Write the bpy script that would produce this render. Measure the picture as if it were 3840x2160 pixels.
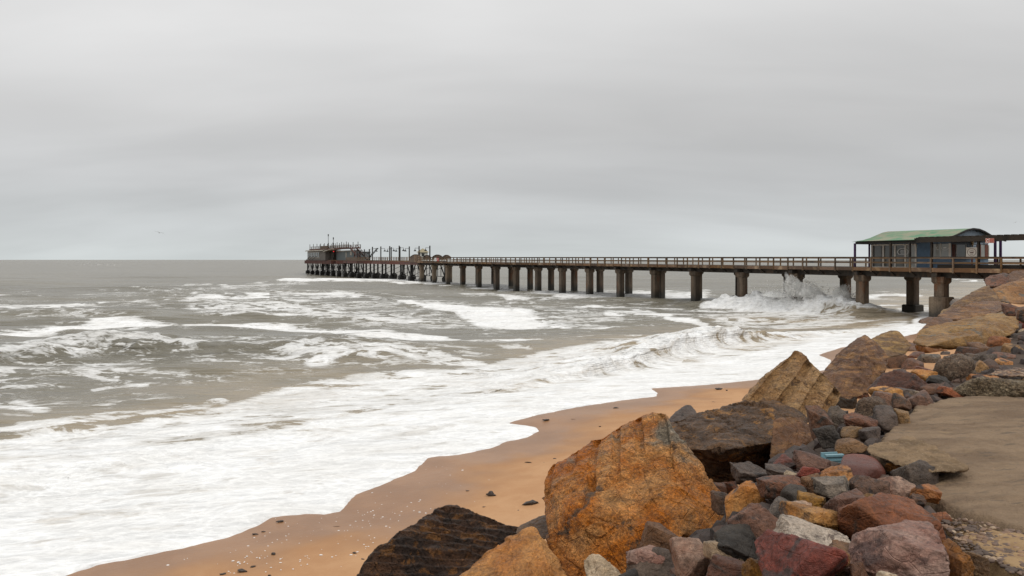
import bpy, bmesh, math, random
import numpy as np
from mathutils import Vector, Matrix

for o in list(bpy.data.objects):
    bpy.data.objects.remove(o)
SC = bpy.context.scene
COL = SC.collection

# ---------------------------------------------------------------- camera, sky, sun, exposure
EYE = 5.4            # metres above still water
F = 3060.0           # focal length in pixels of the 3840 px wide photograph
HOR = 974.0          # horizon row in the photograph
cam_d = bpy.data.cameras.new('camera')
cam = bpy.data.objects.new('camera', cam_d)
COL.objects.link(cam)
cam.location = (0, 0, EYE)
cam.rotation_euler = (math.radians(90), 0, 0)
cam_d.sensor_width = 36.0
cam_d.lens = F / 3840 * 36.0
cam_d.shift_y = -(1080 - HOR) / 3840
cam_d.clip_start = 0.1
cam_d.clip_end = 80000
SC.camera = cam

SUN_EL, SUN_AZ = math.radians(50), math.radians(140)
world = bpy.data.worlds.new('World')
SC.world = world
world.use_nodes = True
wn, wl = world.node_tree.nodes, world.node_tree.links
wn.clear()
def WN(t, **kw):
    n = wn.new(t)
    for k, v in kw.items():
        setattr(n, k, v)
    return n
w_out = WN('ShaderNodeOutputWorld')
w_bg = WN('ShaderNodeBackground')
w_bg.inputs['Strength'].default_value = 0.1
wl.new(w_bg.outputs[0], w_out.inputs[0])
w_sky = WN('ShaderNodeTexSky', sky_type='NISHITA')
w_sky.sun_disc = False
w_sky.sun_elevation = SUN_EL
w_sky.sun_rotation = SUN_AZ
w_tc = WN('ShaderNodeTexCoord')
w_sep = WN('ShaderNodeSeparateXYZ')
wl.new(w_tc.outputs['Generated'], w_sep.inputs[0])
# overcast brightness by elevation, the same all the way round
w_ramp = WN('ShaderNodeValToRGB')
wl.new(w_sep.outputs['Z'], w_ramp.inputs[0])
els = w_ramp.color_ramp.elements
stops = [(0.0, (.610, .648, .650)), (0.035, (.580, .605, .615)), (0.09, (.545, .552, .558)), (0.16, (.590, .588, .586)),
         (0.28, (.735, .732, .728)), (0.55, (.88, .88, .87)), (1.0, (1.02, 1.02, 1.0))]
els[0].position = stops[0][0]; els[0].color = (*stops[0][1], 1)
els[1].position = stops[-1][0]; els[1].color = (*stops[-1][1], 1)
for p, c in stops[1:-1]:
    e = els.new(p); e.color = (*c, 1)
# soft cloud layers: direction projected on a flat ceiling so that they flatten towards the horizon
w_add = WN('ShaderNodeMath', operation='ADD'); w_add.inputs[1].default_value = 0.22
w_abs = WN('ShaderNodeMath', operation='ABSOLUTE')
wl.new(w_sep.outputs['Z'], w_abs.inputs[0]); wl.new(w_abs.outputs[0], w_add.inputs[0])
w_dx = WN('ShaderNodeMath', operation='DIVIDE'); w_dy = WN('ShaderNodeMath', operation='DIVIDE')
wl.new(w_sep.outputs['X'], w_dx.inputs[0]); wl.new(w_add.outputs[0], w_dx.inputs[1])
wl.new(w_sep.outputs['Y'], w_dy.inputs[0]); wl.new(w_add.outputs[0], w_dy.inputs[1])
w_cmb = WN('ShaderNodeCombineXYZ')
wl.new(w_dx.outputs[0], w_cmb.inputs[0]); wl.new(w_dy.outputs[0], w_cmb.inputs[1])
def cloud(scale, detail, sx, off, lo, hi, rot):
    m = WN('ShaderNodeMapping'); m.inputs['Scale'].default_value = (sx, 1, 1); m.inputs['Location'].default_value = (off, off * .7, 0)
    m.inputs['Rotation'].default_value = (0, 0, rot)
    wl.new(w_cmb.outputs[0], m.inputs[0])
    n = WN('ShaderNodeTexNoise'); n.inputs['Scale'].default_value = scale; n.inputs['Detail'].default_value = detail
    n.inputs['Roughness'].default_value = .5; n.inputs['Distortion'].default_value = .35
    wl.new(m.outputs[0], n.inputs['Vector'])
    r = WN('ShaderNodeMapRange'); r.inputs['From Min'].default_value = .3; r.inputs['From Max'].default_value = .7
    r.inputs['To Min'].default_value = lo; r.inputs['To Max'].default_value = hi
    r.interpolation_type = 'SMOOTHSTEP'
    wl.new(n.outputs[0], r.inputs[0])
    return r.outputs[0]
c1 = cloud(.75, 4, .5, 3.3, .905, 1.085, .3)
c2 = cloud(2.2, 5, .45, 7.1, .96, 1.04, .45)
w_m = WN('ShaderNodeMath', operation='MULTIPLY')
wl.new(c1, w_m.inputs[0]); wl.new(c2, w_m.inputs[1])
w_sc = WN('ShaderNodeVectorMath', operation='SCALE')
wl.new(w_ramp.outputs[0], w_sc.inputs[0]); wl.new(w_m.outputs[0], w_sc.inputs['Scale'])
w_ten = WN('ShaderNodeVectorMath', operation='SCALE'); w_ten.inputs['Scale'].default_value = 10.2
wl.new(w_sc.outputs[0], w_ten.inputs[0])
w_mix = WN('ShaderNodeMixRGB'); w_mix.inputs[0].default_value = 0.97   # nearly full cloud cover over the clear sky
wl.new(w_sky.outputs[0], w_mix.inputs[1]); wl.new(w_ten.outputs[0], w_mix.inputs[2])
wl.new(w_mix.outputs[0], w_bg.inputs[0])

sun_d = bpy.data.lights.new('sun', 'SUN')
sun_d.energy = 1.3
sun_d.angle = math.radians(25)
sun_d.color = (1, .965, .92)
sun = bpy.data.objects.new('sun', sun_d)
COL.objects.link(sun)
sdir = Vector((math.sin(SUN_AZ) * math.cos(SUN_EL), math.cos(SUN_AZ) * math.cos(SUN_EL), math.sin(SUN_EL)))
sun.rotation_euler = sdir.to_track_quat('Z', 'Y').to_euler()
sun.location = (0, 0, 60)

vs = SC.view_settings
vs.view_transform = 'Standard'
try:
    vs.look = 'None'
except Exception:
    pass
vs.exposure = 0.0
vs.gamma = 1.0
vs.use_curve_mapping = False
SC.cycles.max_bounces = 8
SC.cycles.volume_bounces = 5
SC.cycles.diffuse_bounces = 5
SC.cycles.glossy_bounces = 2
SC.cycles.transparent_max_bounces = 24
SC.cycles.caustics_reflective = False
SC.cycles.caustics_refractive = False

# ---------------------------------------------------------------- helpers
def U(px, py, Y):
    """point of the place seen at a photograph pixel, Y metres in front"""
    return np.array([(px - 1920) / F * Y, Y, EYE - (py - HOR) / F * Y])
def UZ(px, py, Z):
    Y = (EYE - Z) * F / (py - HOR)
    return U(px, py, Y)

def smooth(a, b, x):
    t = np.clip((x - a) / (b - a), 0, 1)
    return t * t * (3 - 2 * t)

def _hash(ix, iy, iz):
    h = (ix.astype(np.int64) * 374761393 + iy.astype(np.int64) * 668265263 + iz.astype(np.int64) * 2147483647) & 0xffffffff
    h = ((h ^ (h >> 13)) * 1274126177) & 0xffffffff
    h = ((h ^ (h >> 16)) * 2246822519) & 0xffffffff
    return h ^ (h >> 15)
_G = np.random.RandomState(5).normal(size=(256, 3)); _G /= np.linalg.norm(_G, axis=1)[:, None]
def noise3(p):
    """gradient noise, about -0.7..0.7, p is (N,3)"""
    i = np.floor(p).astype(np.int64); f = p - i
    u = f * f * f * (f * (f * 6 - 15) + 10)
    r = 0
    for dx in (0, 1):
        wx = u[:, 0] if dx else 1 - u[:, 0]
        for dy in (0, 1):
            wy = u[:, 1] if dy else 1 - u[:, 1]
            for dz in (0, 1):
                wz = u[:, 2] if dz else 1 - u[:, 2]
                g = _G[_hash(i[:, 0] + dx, i[:, 1] + dy, i[:, 2] + dz) & 255]
                r = r + wx * wy * wz * (g[:, 0] * (f[:, 0] - dx) + g[:, 1] * (f[:, 1] - dy) + g[:, 2] * (f[:, 2] - dz))
    return r
def noise2(x, y, seed=0):
    ix = np.floor(x).astype(np.int64); iy = np.floor(y).astype(np.int64)
    fx = x - ix; fy = y - iy
    u = fx * fx * fx * (fx * (fx * 6 - 15) + 10); v = fy * fy * fy * (fy * (fy * 6 - 15) + 10)
    r = 0; s = np.full_like(ix, seed)
    for dx in (0, 1):
        for dy in (0, 1):
            a = (_hash(ix + dx, iy + dy, s) & 1023) * (2 * math.pi / 1024)
            w = (u if dx else 1 - u) * (v if dy else 1 - v)
            r = r + w * (np.cos(a) * (fx - dx) + np.sin(a) * (fy - dy))
    return r * 1.4
def fbm2(x, y, o=4, seed=0):
    r = 0; a = 1.0
    for k in range(o):
        r = r + a * noise2(x * 2 ** k + 17.3 * k, y * 2 ** k - 9.1 * k, seed + k); a *= .5
    return r
def fbm3(p, o=4):
    r = 0; a = 1.0
    for k in range(o):
        r = r + a * noise3(p * 2 ** k + 13.7 * k); a *= .5
    return r

def seg_dist(X, Y, pts, extra=None):
    """distance to a polyline; returns distance, signed side (+ left of travel) and extra values interpolated along it"""
    best = np.full(X.shape, 1e18); side = np.zeros(X.shape); ex = None if extra is None else np.zeros(X.shape)
    for k in range(len(pts) - 1):
        ax, ay = pts[k][0], pts[k][1]; bx, by = pts[k + 1][0], pts[k + 1][1]
        dx, dy = bx - ax, by - ay; L2 = dx * dx + dy * dy
        t = np.clip(((X - ax) * dx + (Y - ay) * dy) / L2, 0, 1)
        qx = X - (ax + t * dx); qy = Y - (ay + t * dy)
        d2 = qx * qx + qy * qy
        m = d2 < best
        best = np.where(m, d2, best)
        side = np.where(m, dx * qy - dy * qx, side)
        if ex is not None:
            ex = np.where(m, extra[k] * (1 - t) + extra[k + 1] * t, ex)
    return np.sqrt(best), np.sign(side), ex

def np_mesh(name, verts, faces, smooth_shade=True):
    """verts (N,3), faces (M,k) integer array"""
    me = bpy.data.meshes.new(name)
    verts = np.asarray(verts, dtype=np.float32); faces = np.asarray(faces, dtype=np.int32)
    me.vertices.add(len(verts)); me.vertices.foreach_set('co', verts.ravel())
    k = faces.shape[1]
    me.loops.add(faces.size); me.loops.foreach_set('vertex_index', faces.ravel())
    me.polygons.add(len(faces))
    me.polygons.foreach_set('loop_start', np.arange(0, faces.size, k, dtype=np.int32))
    me.polygons.foreach_set('use_smooth', np.full(len(faces), smooth_shade, dtype=bool))
    me.update(calc_edges=True)
    me.validate()
    return me
def py_mesh(name, verts, faces, smooth_shade=False):
    me = bpy.data.meshes.new(name)
    me.from_pydata([tuple(v) for v in verts], [], faces)
    if smooth_shade:
        me.polygons.foreach_set('use_smooth', np.full(len(me.polygons), True))
    me.update()
    return me
def link(name, me, mat=None, parent=None, loc=(0, 0, 0), label=None, cat=None, group=None, kind=None):
    o = bpy.data.objects.new(name, me); COL.objects.link(o)
    if mat is not None and not len(me.materials):
        me.materials.append(mat)
    o.location = loc
    if parent is not None:
        o.parent = parent
    tag(o, label, cat, group, kind)
    return o
def tag(o, label=None, cat=None, group=None, kind=None):
    if label: o['label'] = label
    if cat: o['category'] = cat
    if group: o['group'] = group
    if kind: o['kind'] = kind
def set_attr(me, name, vals):
    a = me.attributes.new(name, 'FLOAT', 'POINT')
    a.data.foreach_set('value', np.asarray(vals, dtype=np.float32))

# ---------------------------------------------------------------- material kit
class NT:
    def __init__(s, name):
        s.m = bpy.data.materials.new(name); s.m.use_nodes = True
        s.n = s.m.node_tree.nodes; s.l = s.m.node_tree.links
        s.n.clear()
        s.out = s.n.new('ShaderNodeOutputMaterial')
        s.b = s.n.new('ShaderNodeBsdfPrincipled')
        s.l.new(s.b.outputs[0], s.out.inputs[0])
    def node(s, t, ins=None, **kw):
        n = s.n.new(t)
        for k, v in kw.items(): setattr(n, k, v)
        for k, v in (ins or {}).items():
            if isinstance(v, bpy.types.NodeSocket): s.l.new(v, n.inputs[k])
            else: n.inputs[k].default_value = v
        return n
    def noise(s, vec, scale, detail=3, rough=.55, dist=0.0):
        return s.node('ShaderNodeTexNoise', {'Vector': vec, 'Scale': scale, 'Detail': detail, 'Roughness': rough, 'Distortion': dist}).outputs[0]
    def rng(s, v, a, b, lo=0.0, hi=1.0, sm=True):
        n = s.node('ShaderNodeMapRange', {0: v, 1: a, 2: b, 3: lo, 4: hi})
        if sm: n.interpolation_type = 'SMOOTHSTEP'
        return n.outputs[0]
    def mix(s, f, a, b, mode='MIX'):
        n = s.node('ShaderNodeMixRGB', blend_type=mode)
        for k, v in ((0, f), (1, a), (2, b)):
            if isinstance(v, bpy.types.NodeSocket): s.l.new(v, n.inputs[k])
            elif k == 0: n.inputs[0].default_value = v
            else: n.inputs[k].default_value = (*v, 1)
        return n.outputs[0]
    def math(s, op, a, b=0.0, clamp=False):
        n = s.node('ShaderNodeMath', {0: a, 1: b}, operation=op); n.use_clamp = clamp
        return n.outputs[0]
    def bump(s, h, strength, dist=.02, normal=None):
        n = s.node('ShaderNodeBump', {'Height': h, 'Strength': strength, 'Distance': dist})
        if normal is not None: s.l.new(normal, n.inputs['Normal'])
        return n.outputs[0]
    def mapped(s, vec, scale=(1, 1, 1), loc=(0, 0, 0), rot=(0, 0, 0)):
        return s.node('ShaderNodeMapping', {0: vec, 1: loc, 2: rot, 3: scale}).outputs[0]
    def pos(s): return s.node('ShaderNodeNewGeometry').outputs['Position']
    def obj(s): return s.node('ShaderNodeTexCoord').outputs['Object']
    def rand(s): return s.node('ShaderNodeObjectInfo').outputs['Random']
    def done(s, color=None, rough=None, normal=None, spec=None, **kw):
        for k, v in (('Base Color', color), ('Roughness', rough), ('Normal', normal), ('Specular IOR Level', spec)):
            if v is None: continue
            if isinstance(v, bpy.types.NodeSocket): s.l.new(v, s.b.inputs[k])
            elif k == 'Base Color': s.b.inputs[k].default_value = (*v, 1)
            else: s.b.inputs[k].default_value = v
        for k, v in kw.items(): s.b.inputs[k].default_value = v
        return s.m

def rock_mat(name, c1, c2, c3, big=2.2, acc=.56, speck=.5, rough=.52, bump=.5, band=None, c4=None, mott=.8):
    t = NT(name)
    off = t.node('ShaderNodeVectorMath', {0: t.obj(), 1: (0, 0, 0)}, operation='ADD')
    r = t.rand()
    cmb = t.node('ShaderNodeCombineXYZ', {0: t.math('MULTIPLY', r, 37.0), 1: t.math('MULTIPLY', r, 91.0), 2: t.math('MULTIPLY', r, 53.0)})
    t.l.new(cmb.outputs[0], off.inputs[1])
    v = off.outputs[0]
    n1 = t.noise(v, big, 5, .62, .4)
    col = t.mix(t.rng(n1, .36, .64), c1, c2)
    n2 = t.noise(t.mapped(v, (1, 1, 1), (4, 9, 2)), big * 2.1, 6, .65, .6)
    col = t.mix(t.rng(n2, acc, acc + .09), col, c3)
    if c4 is not None:
        n4 = t.noise(t.mapped(v, (1, 1, 1), (14, 3, 7)), big * .8, 4, .6, .5)
        col = t.mix(t.rng(n4, .60, .70), col, c4)
    if band is not None:
        vb = t.mapped(v, (1.5, 1.5, 14), rot=band)
        nb = t.noise(vb, 1.4, 4, .6, .3)
        col = t.mix(t.rng(nb, .48, .62, 0, .75), col, c3)
    # mineral grains
    vo = t.node('ShaderNodeTexVoronoi', {'Vector': v, 'Scale': 95.0})
    g = t.rng(t.node('ShaderNodeSeparateXYZ', {0: vo.outputs['Color']}).outputs[0], 0, 1, 1 - .32 * speck, 1 + .32 * speck, False)
    nf = t.noise(v, 38, 5, .7)
    g2 = t.rng(nf, .3, .7, 1 - .5 * speck, 1 + .45 * speck, False)
    nm = t.noise(t.mapped(v, (1, 1, 1.6), (7, 1, 5)), big * 4.5, 7, .72, .8)
    g3 = t.rng(nm, .34, .66, 1 - .55 * mott, 1 + .42 * mott, False)
    hsv = t.node('ShaderNodeHueSaturation', {'Color': col, 'Value': t.math('MULTIPLY', t.math('MULTIPLY', g, g2), g3)})
    # each rock a little different
    hsv2 = t.node('ShaderNodeHueSaturation', {'Color': hsv.outputs[0], 'Saturation': 1.12, 'Value': t.rng(t.math('FRACT', t.math('MULTIPLY', r, 7.31)), 0, 1, .72, 1.06, False),
                                              'Hue': t.rng(t.math('FRACT', t.math('MULTIPLY', r, 3.7)), 0, 1, .49, .51, False)})
    # pits and cracks
    crack = t.node('ShaderNodeTexVoronoi', {'Vector': t.mapped(v, (1, 1, 1), (3, 3, 3)), 'Scale': big * 2.6}, feature='DISTANCE_TO_EDGE')
    h = t.math('ADD', t.math('MULTIPLY', t.noise(v, 16, 6, .68), 1.0), t.math('MULTIPLY', nf, .45))
    h = t.math('ADD', h, t.math('MULTIPLY', t.rng(crack.outputs[0], 0, .03), .25))
    h = t.math('ADD', h, t.math('MULTIPLY', nm, .9))
    nrm = t.bump(h, bump * 1.3, .06)
    return t.done(hsv2.outputs[0], t.rng(nf, .3, .7, rough - .2, rough + .1, False), nrm, .34)

RM = {}
def R_(k, *a, **kw): RM[k] = rock_mat('rock_' + k, *a, **kw)
R_('orange', (.38, .165, .06), (.47, .26, .115), (.075, .05, .038), acc=.56)
R_('tan', (.33, .20, .10), (.24, .135, .064), (.13, .085, .052), acc=.57)
R_('cream', (.50, .40, .29), (.38, .28, .185), (.18, .14, .11), acc=.58)
R_('white', (.60, .51, .43), (.48, .39, .32), (.17, .13, .11), big=3.2, acc=.56)
R_('red', (.22, .066, .047), (.145, .052, .041), (.065, .044, .039), acc=.53)
R_('redorange', (.31, .125, .062), (.24, .095, .052), (.11, .062, .042), acc=.57)
R_('maroon', (.105, .052, .034), (.17, .082, .05), (.046, .034, .027), acc=.53)
R_('mauve', (.135, .078, .055), (.205, .115, .076), (.062, .044, .036), acc=.55)
R_('pink', (.33, .185, .135), (.43, .30, .235), (.15, .095, .078), big=2.8, acc=.55)
R_('slate', (.080, .058, .046), (.125, .092, .070), (.040, .031, .026), acc=.58, speck=.5)
R_('mottled', (.10, .086, .075), (.27, .215, .17), (.045, .040, .036), big=3.4, acc=.55)
R_('black', (.042, .035, .030), (.07, .057, .047), (.11, .07, .046), acc=.62, speck=.5, rough=.75)
R_('brown', (.20, .115, .06), (.135, .078, .046), (.30, .19, .10), acc=.6)
R_('ochre', (.31, .155, .05), (.22, .105, .04), (.09, .055, .03), acc=.6)
R_('congl', (.27, .19, .125), (.37, .285, .20), (.13, .09, .062), big=6, acc=.56, speck=1.0, bump=.9)
R_('main', (.61, .315, .155), (.50, .16, .054), (.15, .085, .052), big=1.5, acc=.585, speck=1.0, bump=.9, c4=(.28, .225, .17))
R_('dark', (.058, .040, .030), (.13, .072, .040), (.27, .145, .062), big=2.6, acc=.53, speck=.8, bump=1.0)
R_('tan2', (.47, .255, .11), (.38, .175, .068), (.22, .125, .065), big=1.8, acc=.62, speck=.6)
R_('umber', (.105, .066, .043), (.18, .105, .057), (.40, .215, .088), big=1.9, acc=.535, speck=.8, bump=1.0)
R_('groove', (.44, .285, .15), (.31, .18, .085), (.13, .08, .048), big=2.2, acc=.56, speck=.8, bump=.8)
R_('loaf', (.15, .048, .036), (.10, .040, .034), (.07, .045, .04), big=2.5, acc=.62, speck=.3, rough=.55, bump=.25, mott=.3)
R_('strat', (.20, .11, .055), (.125, .07, .042), (.33, .195, .09), big=1.2, acc=.6, band=(.3, -.25, .1))
R_('slabtan', (.38, .225, .10), (.26, .14, .06), (.16, .135, .105), big=1.1, acc=.55)
# ---------------------------------------------------------------- shoreline, beach and revetment slope
EDGE_Z = 0.25
shore_px = [(248, 2160), (366, 2121), (472, 2105), (621, 2071), (733, 2049), (870, 2015), (963, 1978), (1025, 1941), (1143, 1931),
            (1217, 1934), (1279, 1919), (1348, 1854), (1478, 1802), (1561, 1766), (1610, 1717), (1724, 1706), (1843, 1682), (1898, 1658),
            (1985, 1639), (2028, 1617), (2012, 1600), (1906, 1587), (2006, 1560), (2170, 1527), (2351, 1500), (2467, 1487), (2470, 1474),
            (2447, 1457), (2654, 1444), (2846, 1424), (3000, 1402), (3110, 1386), (3120, 1350), (3072, 1331), (3160, 1303), (3300, 1280),
            (3394, 1261), (3440, 1251)]
shore = [(-60, -80), (-26, -10), (-14, 6.5)] + [tuple(UZ(x, y, EDGE_Z)[:2]) for x, y in shore_px] + [(36, 70), (58, 100), (150, 220), (700, 900)]

def shore_d(X, Y):
    d, s, _ = seg_dist(X, Y, shore)
    land = np.zeros(np.shape(X), bool)
    poly = shore + [(2000, 900), (2000, -2000), (-60, -2000)]
    for i in range(len(poly)):
        ax, ay = poly[i]; bx, by = poly[(i + 1) % len(poly)]
        if ay == by: continue
        land ^= ((ay > Y) != (by > Y)) & (X < (bx - ax) * (Y - ay) / (by - ay) + ax)
    return np.where(land, -d, d)          # + seaward
crest_line = [(.6, -60), (.9, 0), (1.5, 4), (2.3, 6), (2.95, 7.3), (4.15, 9.2), (6.7, 12.5), (12, 19), (20, 29), (34, 45), (70, 90), (800, 900)]
def crest_k(X, Y):
    d_, s_, _ = seg_dist(X, Y, crest_line)
    return smooth(-3.3, 0, -d_ * s_)          # 0 on the beach, 1 on top of the revetment
def ground(X, Y, d=None):
    if d is None: d = shore_d(X, Y)
    L = -d
    z = np.where(L < 0, EDGE_Z - .055 * d, EDGE_Z + .085 * np.minimum(L, 5.5))
    k = crest_k(X, Y)
    z = z * (1 - k) + 3.66 * k
    return np.maximum(z, -6)

# radial sheet of sand under everything: beach, sea bed and the ground behind
ang = np.concatenate([np.radians(np.linspace(-180, -42, 60)), np.radians(np.linspace(-41.5, 41.5, 420)), np.radians(np.linspace(42, 180, 60))[:-1]])
rad = np.concatenate([[.4], np.geomspace(1.2, 90, 330), np.geomspace(95, 900, 24)])
A, Rr = np.meshgrid(ang, rad)
X = Rr * np.sin(A); Y = Rr * np.cos(A)
dd = shore_d(X.ravel(), Y.ravel()).reshape(X.shape)
Z = ground(X, Y, dd)
L = -dd
fine = smooth(120, 60, Rr)
Z = Z + fine * (.018 * fbm2(X * .7, Y * .7, 3, 3) * smooth(.2, 2, L) + .006 * fbm2(X * 3, Y * 3, 2, 9))
nr, nc = X.shape
idx = np.arange(nr * nc).reshape(nr, nc)
a = idx[:-1]; b = idx[1:]
a2 = np.roll(a, -1, 1); b2 = np.roll(b, -1, 1)
quads = np.stack([a, a2, b2, b], -1).reshape(-1, 4)
me = np_mesh('beach', np.stack([X, Y, Z], -1).reshape(-1, 3), quads)
wet = smooth(3.6, .6, L + .9 * fbm2(X * .28, Y * .28, 3, 21) + .5 * fbm2(X * 1.1, Y * 1.1, 2, 5))
set_attr(me, 'wet', wet.ravel())
set_attr(me, 'earth', smooth(.03, .16, crest_k(X, Y)).ravel())
t = NT('wet_and_dry_sand')
p = t.pos()
wetn = t.node('ShaderNodeAttribute', attribute_name='wet').outputs['Fac']
earth = t.node('ShaderNodeAttribute', attribute_name='earth').outputs['Fac']
gr = t.noise(p, 260, 2, .6)
dry = t.mix(t.rng(t.noise(p, 1.1, 5, .6, .3), .35, .65), (.45, .245, .122), (.51, .295, .155))
wc = t.mix(t.rng(t.noise(t.mapped(p, (1, 1, 1), rot=(0, 0, .9)), .7, 4, .55), .35, .65), (.27, .138, .066), (.33, .175, .088))
col = t.mix(wetn, dry, wc)
col = t.mix(earth, col, (.075, .054, .042))
hs = t.node('ShaderNodeHueSaturation', {'Color': col, 'Value': t.rng(gr, .3, .7, .86, 1.12, False)})
h = t.math('ADD', t.math('MULTIPLY', gr, .1), t.noise(p, 9, 4, .6))
sand_m = t.done(hs.outputs[0], t.rng(wetn, 0, 1, .95, .33), t.bump(h, .25, .02), .2)
link('beach', me, sand_m, kind='structure', label='smooth brown sand beach, wet along the foam edge', cat=None)

# ---------------------------------------------------------------- sea surface
rows = np.concatenate([np.arange(5200, 2400, -50.), np.arange(2400, 1500, -2.6), np.arange(1500, 1000, -1.9), np.arange(1000, 976, -1.5)])
zz = EYE * F / (rows - HOR)
zz = np.concatenate([zz, [12000, 20000, 45000]])
uu = np.concatenate([np.linspace(-3.0, -.70, 46), np.arange(-.68, .68, .00175), np.linspace(.70, 3.0, 46)])
Uu, Zz = np.meshgrid(uu, zz)
X = Uu * Zz; Y = Zz
dz = np.abs(np.gradient(zz))[:, None] + 0 * Uu
dsea = shore_d(X.ravel(), Y.ravel()).reshape(X.shape)
dsea = dsea + .05 * noise2(X * 1.3, Y * 1.3, 4) + .03 * noise2(X * 4, Y * 4, 8)
PX = Uu * F + 1920; PY = HOR + EYE * F / Zz     # rows and columns of the still water, only used to lay out the foam below

def wave(lx, ly, amp, seed, rot=0.0, sharp=0.0):
    c, s = math.cos(rot), math.sin(rot)
    a_ = (X * c + Y * s); b_ = (-X * s + Y * c)
    n = noise2(a_ / lx + .25 * noise2(X / (lx * 2), Y / (lx * 2), seed + 3), b_ / ly, seed)
    if sharp: n = n + sharp * (3.0 * n * n * np.sign(n) * (n > 0) - .12)
    return amp * n * np.clip(ly / (2.2 * dz) - .35, 0, 1)
H = wave(70, 20, .75, 1, .12, .3) + wave(30, 11, .36, 2, -.10, .3) + wave(16, 4.8, .34, 3, .10, .5) + wave(7.0, 2.4, .19, 4, -.12, .5) + wave(1.8, 1.0, .042, 5, .3, .3) + wave(.7, .45, .014, 6, .1)
H = H * smooth(2.5, 16, dsea) * (.55 + .45 * smooth(20, 60, dsea)) * smooth(9000, 500, Y)

# breaking waves: crest line, height along it, width of the back and of the face
DX = np.zeros_like(X); DY = np.zeros_like(X)
crest_foam = np.zeros_like(X); face = np.zeros_like(X)
def breaker(line, hs, back, front, curl):
    """line: [(px, depth)]"""
    global H, DX, DY
    pts = [((x - 1920) / F * z, z) for x, z in line]
    pad = 14
    m = (X > min(p_[0] for p_ in pts) - pad) & (X < max(p_[0] for p_ in pts) + pad) & (Y > min(p_[1] for p_ in pts) - pad) & (Y < max(p_[1] for p_ in pts) + pad)
    x = X[m]; y = Y[m]
    wob = .5 * noise2(x * .35, y * .35, 31) + .22 * noise2(x * 1.1, y * 1.1, 32)
    d, s, h = seg_dist(x + wob * .5, y + wob, pts, hs)
    # fade at both ends of the line
    e0 = np.hypot(x - pts[0][0], y - pts[0][1]); e1 = np.hypot(x - pts[-1][0], y - pts[-1][1])
    sg = -s * d                      # + on the shore side (right of travel)
    prof = np.where(sg < 0, np.exp(-(sg / back) ** 2), np.exp(-(sg / front) ** 2))
    hh = h * (1 + .35 * noise2(x * .5, y * .5, 33) + .15 * noise2(x * 1.6, y * 1.6, 34))
    H[m] += hh * prof
    tx, ty = pts[-1][0] - pts[0][0], pts[-1][1] - pts[0][1]
    ln = math.hypot(tx, ty); nx, ny = ty / ln, -tx / ln      # towards the shore
    push = curl * hh * prof ** 3
    DX[m] += nx * push; DY[m] += ny * push
    return m, sg, hh, prof
# ordered left to right, shore side on the right of travel
W1 = [(2560, 101), (2640, 97.5), (2720, 95), (2820, 92.5), (2920, 89.5), (3040, 85.5), (3140, 82), (3230, 79.5), (3330, 78), (3460, 77)]
m1, s1, h1, p1 = breaker(W1, [.15, .6, 1.3, 1.5, 1.5, 1.5, 1.55, 1.2, .6, .1], 5.5, 1.7, .35)
W2 = [(1900, 34), (2050, 36.5), (2200, 38.5), (2330, 41), (2480, 45), (2600, 48.5), (2680, 51), (2760, 53), (2850, 55), (3000, 57), (3250, 61)]
m2, s2, h2, p2 = breaker(W2, [.1, .28, .5, .62, .75, .95, 1.15, .85, .5, .3, .15], 3.0, .75, .7)
W3 = [(-200, 40), (0, 42.5), (200, 44), (420, 47), (640, 45.5), (900, 46), (1150, 46.5), (1400, 43), (1650, 40)]
m3, s3, h3, p3 = breaker(W3, [.5, .6, .65, .75, .65, .5, .55, .4, .1], 4.5, 1.8, .3)
W4 = [(-100, 26.5), (250, 28), (520, 29.5), (760, 31), (950, 33)]
m4, s4, h4, p4 = breaker(W4, [.1, .16, .18, .15, .05], 2.2, 1.0, .1)

# ---- foam
dens = np.zeros_like(X)
def streak(pts, d_, soft=1.0):
    """pts: (px, py, half thickness in rows)"""
    xs = [p_[0] for p_ in pts]; ys = [p_[1] for p_ in pts]; hw = [p_[2] for p_ in pts]
    k = max(hw) * 3 + 30
    m = (PX > min(xs) - 3 * k) & (PX < max(xs) + 3 * k) & (PY > min(ys) - k) & (PY < max(ys) + k)
    if not m.any(): return
    x = PX[m]; y = PY[m]
    wob = fbm2(X[m] * .16, Y[m] * .16, 4, 41)
    d, _, w = seg_dist(x * .28, y + wob * 7, [(p_[0] * .28, p_[1]) for p_ in pts], hw)
    q = np.clip((2.1 - d / np.maximum(w * .85, 1.0)) / 2.1, 0, 1)
    dens[m] = np.maximum(dens[m], d_ * np.minimum(q * 1.45, 1.0) * (.88 + .3 * fbm2(X[m] * .22, Y[m] * .3, 3, 47)))
def patch(poly, d_, soft=30.0, sx=.35):
    """filled polygon of (px, py)"""
    xs = [p_[0] for p_ in poly]; ys = [p_[1] for p_ in poly]
    m = (PX > min(xs) - 3 * soft) & (PX < max(xs) + 3 * soft) & (PY > min(ys) - soft) & (PY < max(ys) + soft)
    if not m.any(): return
    x = PX[m]; y = PY[m] + 10 * fbm2(X[m] * .2, Y[m] * .2, 4, 43)
    ins = np.zeros(x.shape, bool)
    n = len(poly)
    for i in range(n):
        ax, ay = poly[i]; bx, by = poly[(i + 1) % n]
        c = ((ay > y) != (by > y)) & (x < (bx - ax) * (y - ay) / (by - ay + 1e-9) + ax)
        ins ^= c
    d, _, _ = seg_dist(x * sx, y, [(p_[0] * sx, p_[1]) for p_ in poly + poly[:1]])
    sd = np.where(ins, d, -d)
    dens[m] = np.maximum(dens[m], d_ * smooth(-soft * .4, soft * .8, sd))

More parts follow.
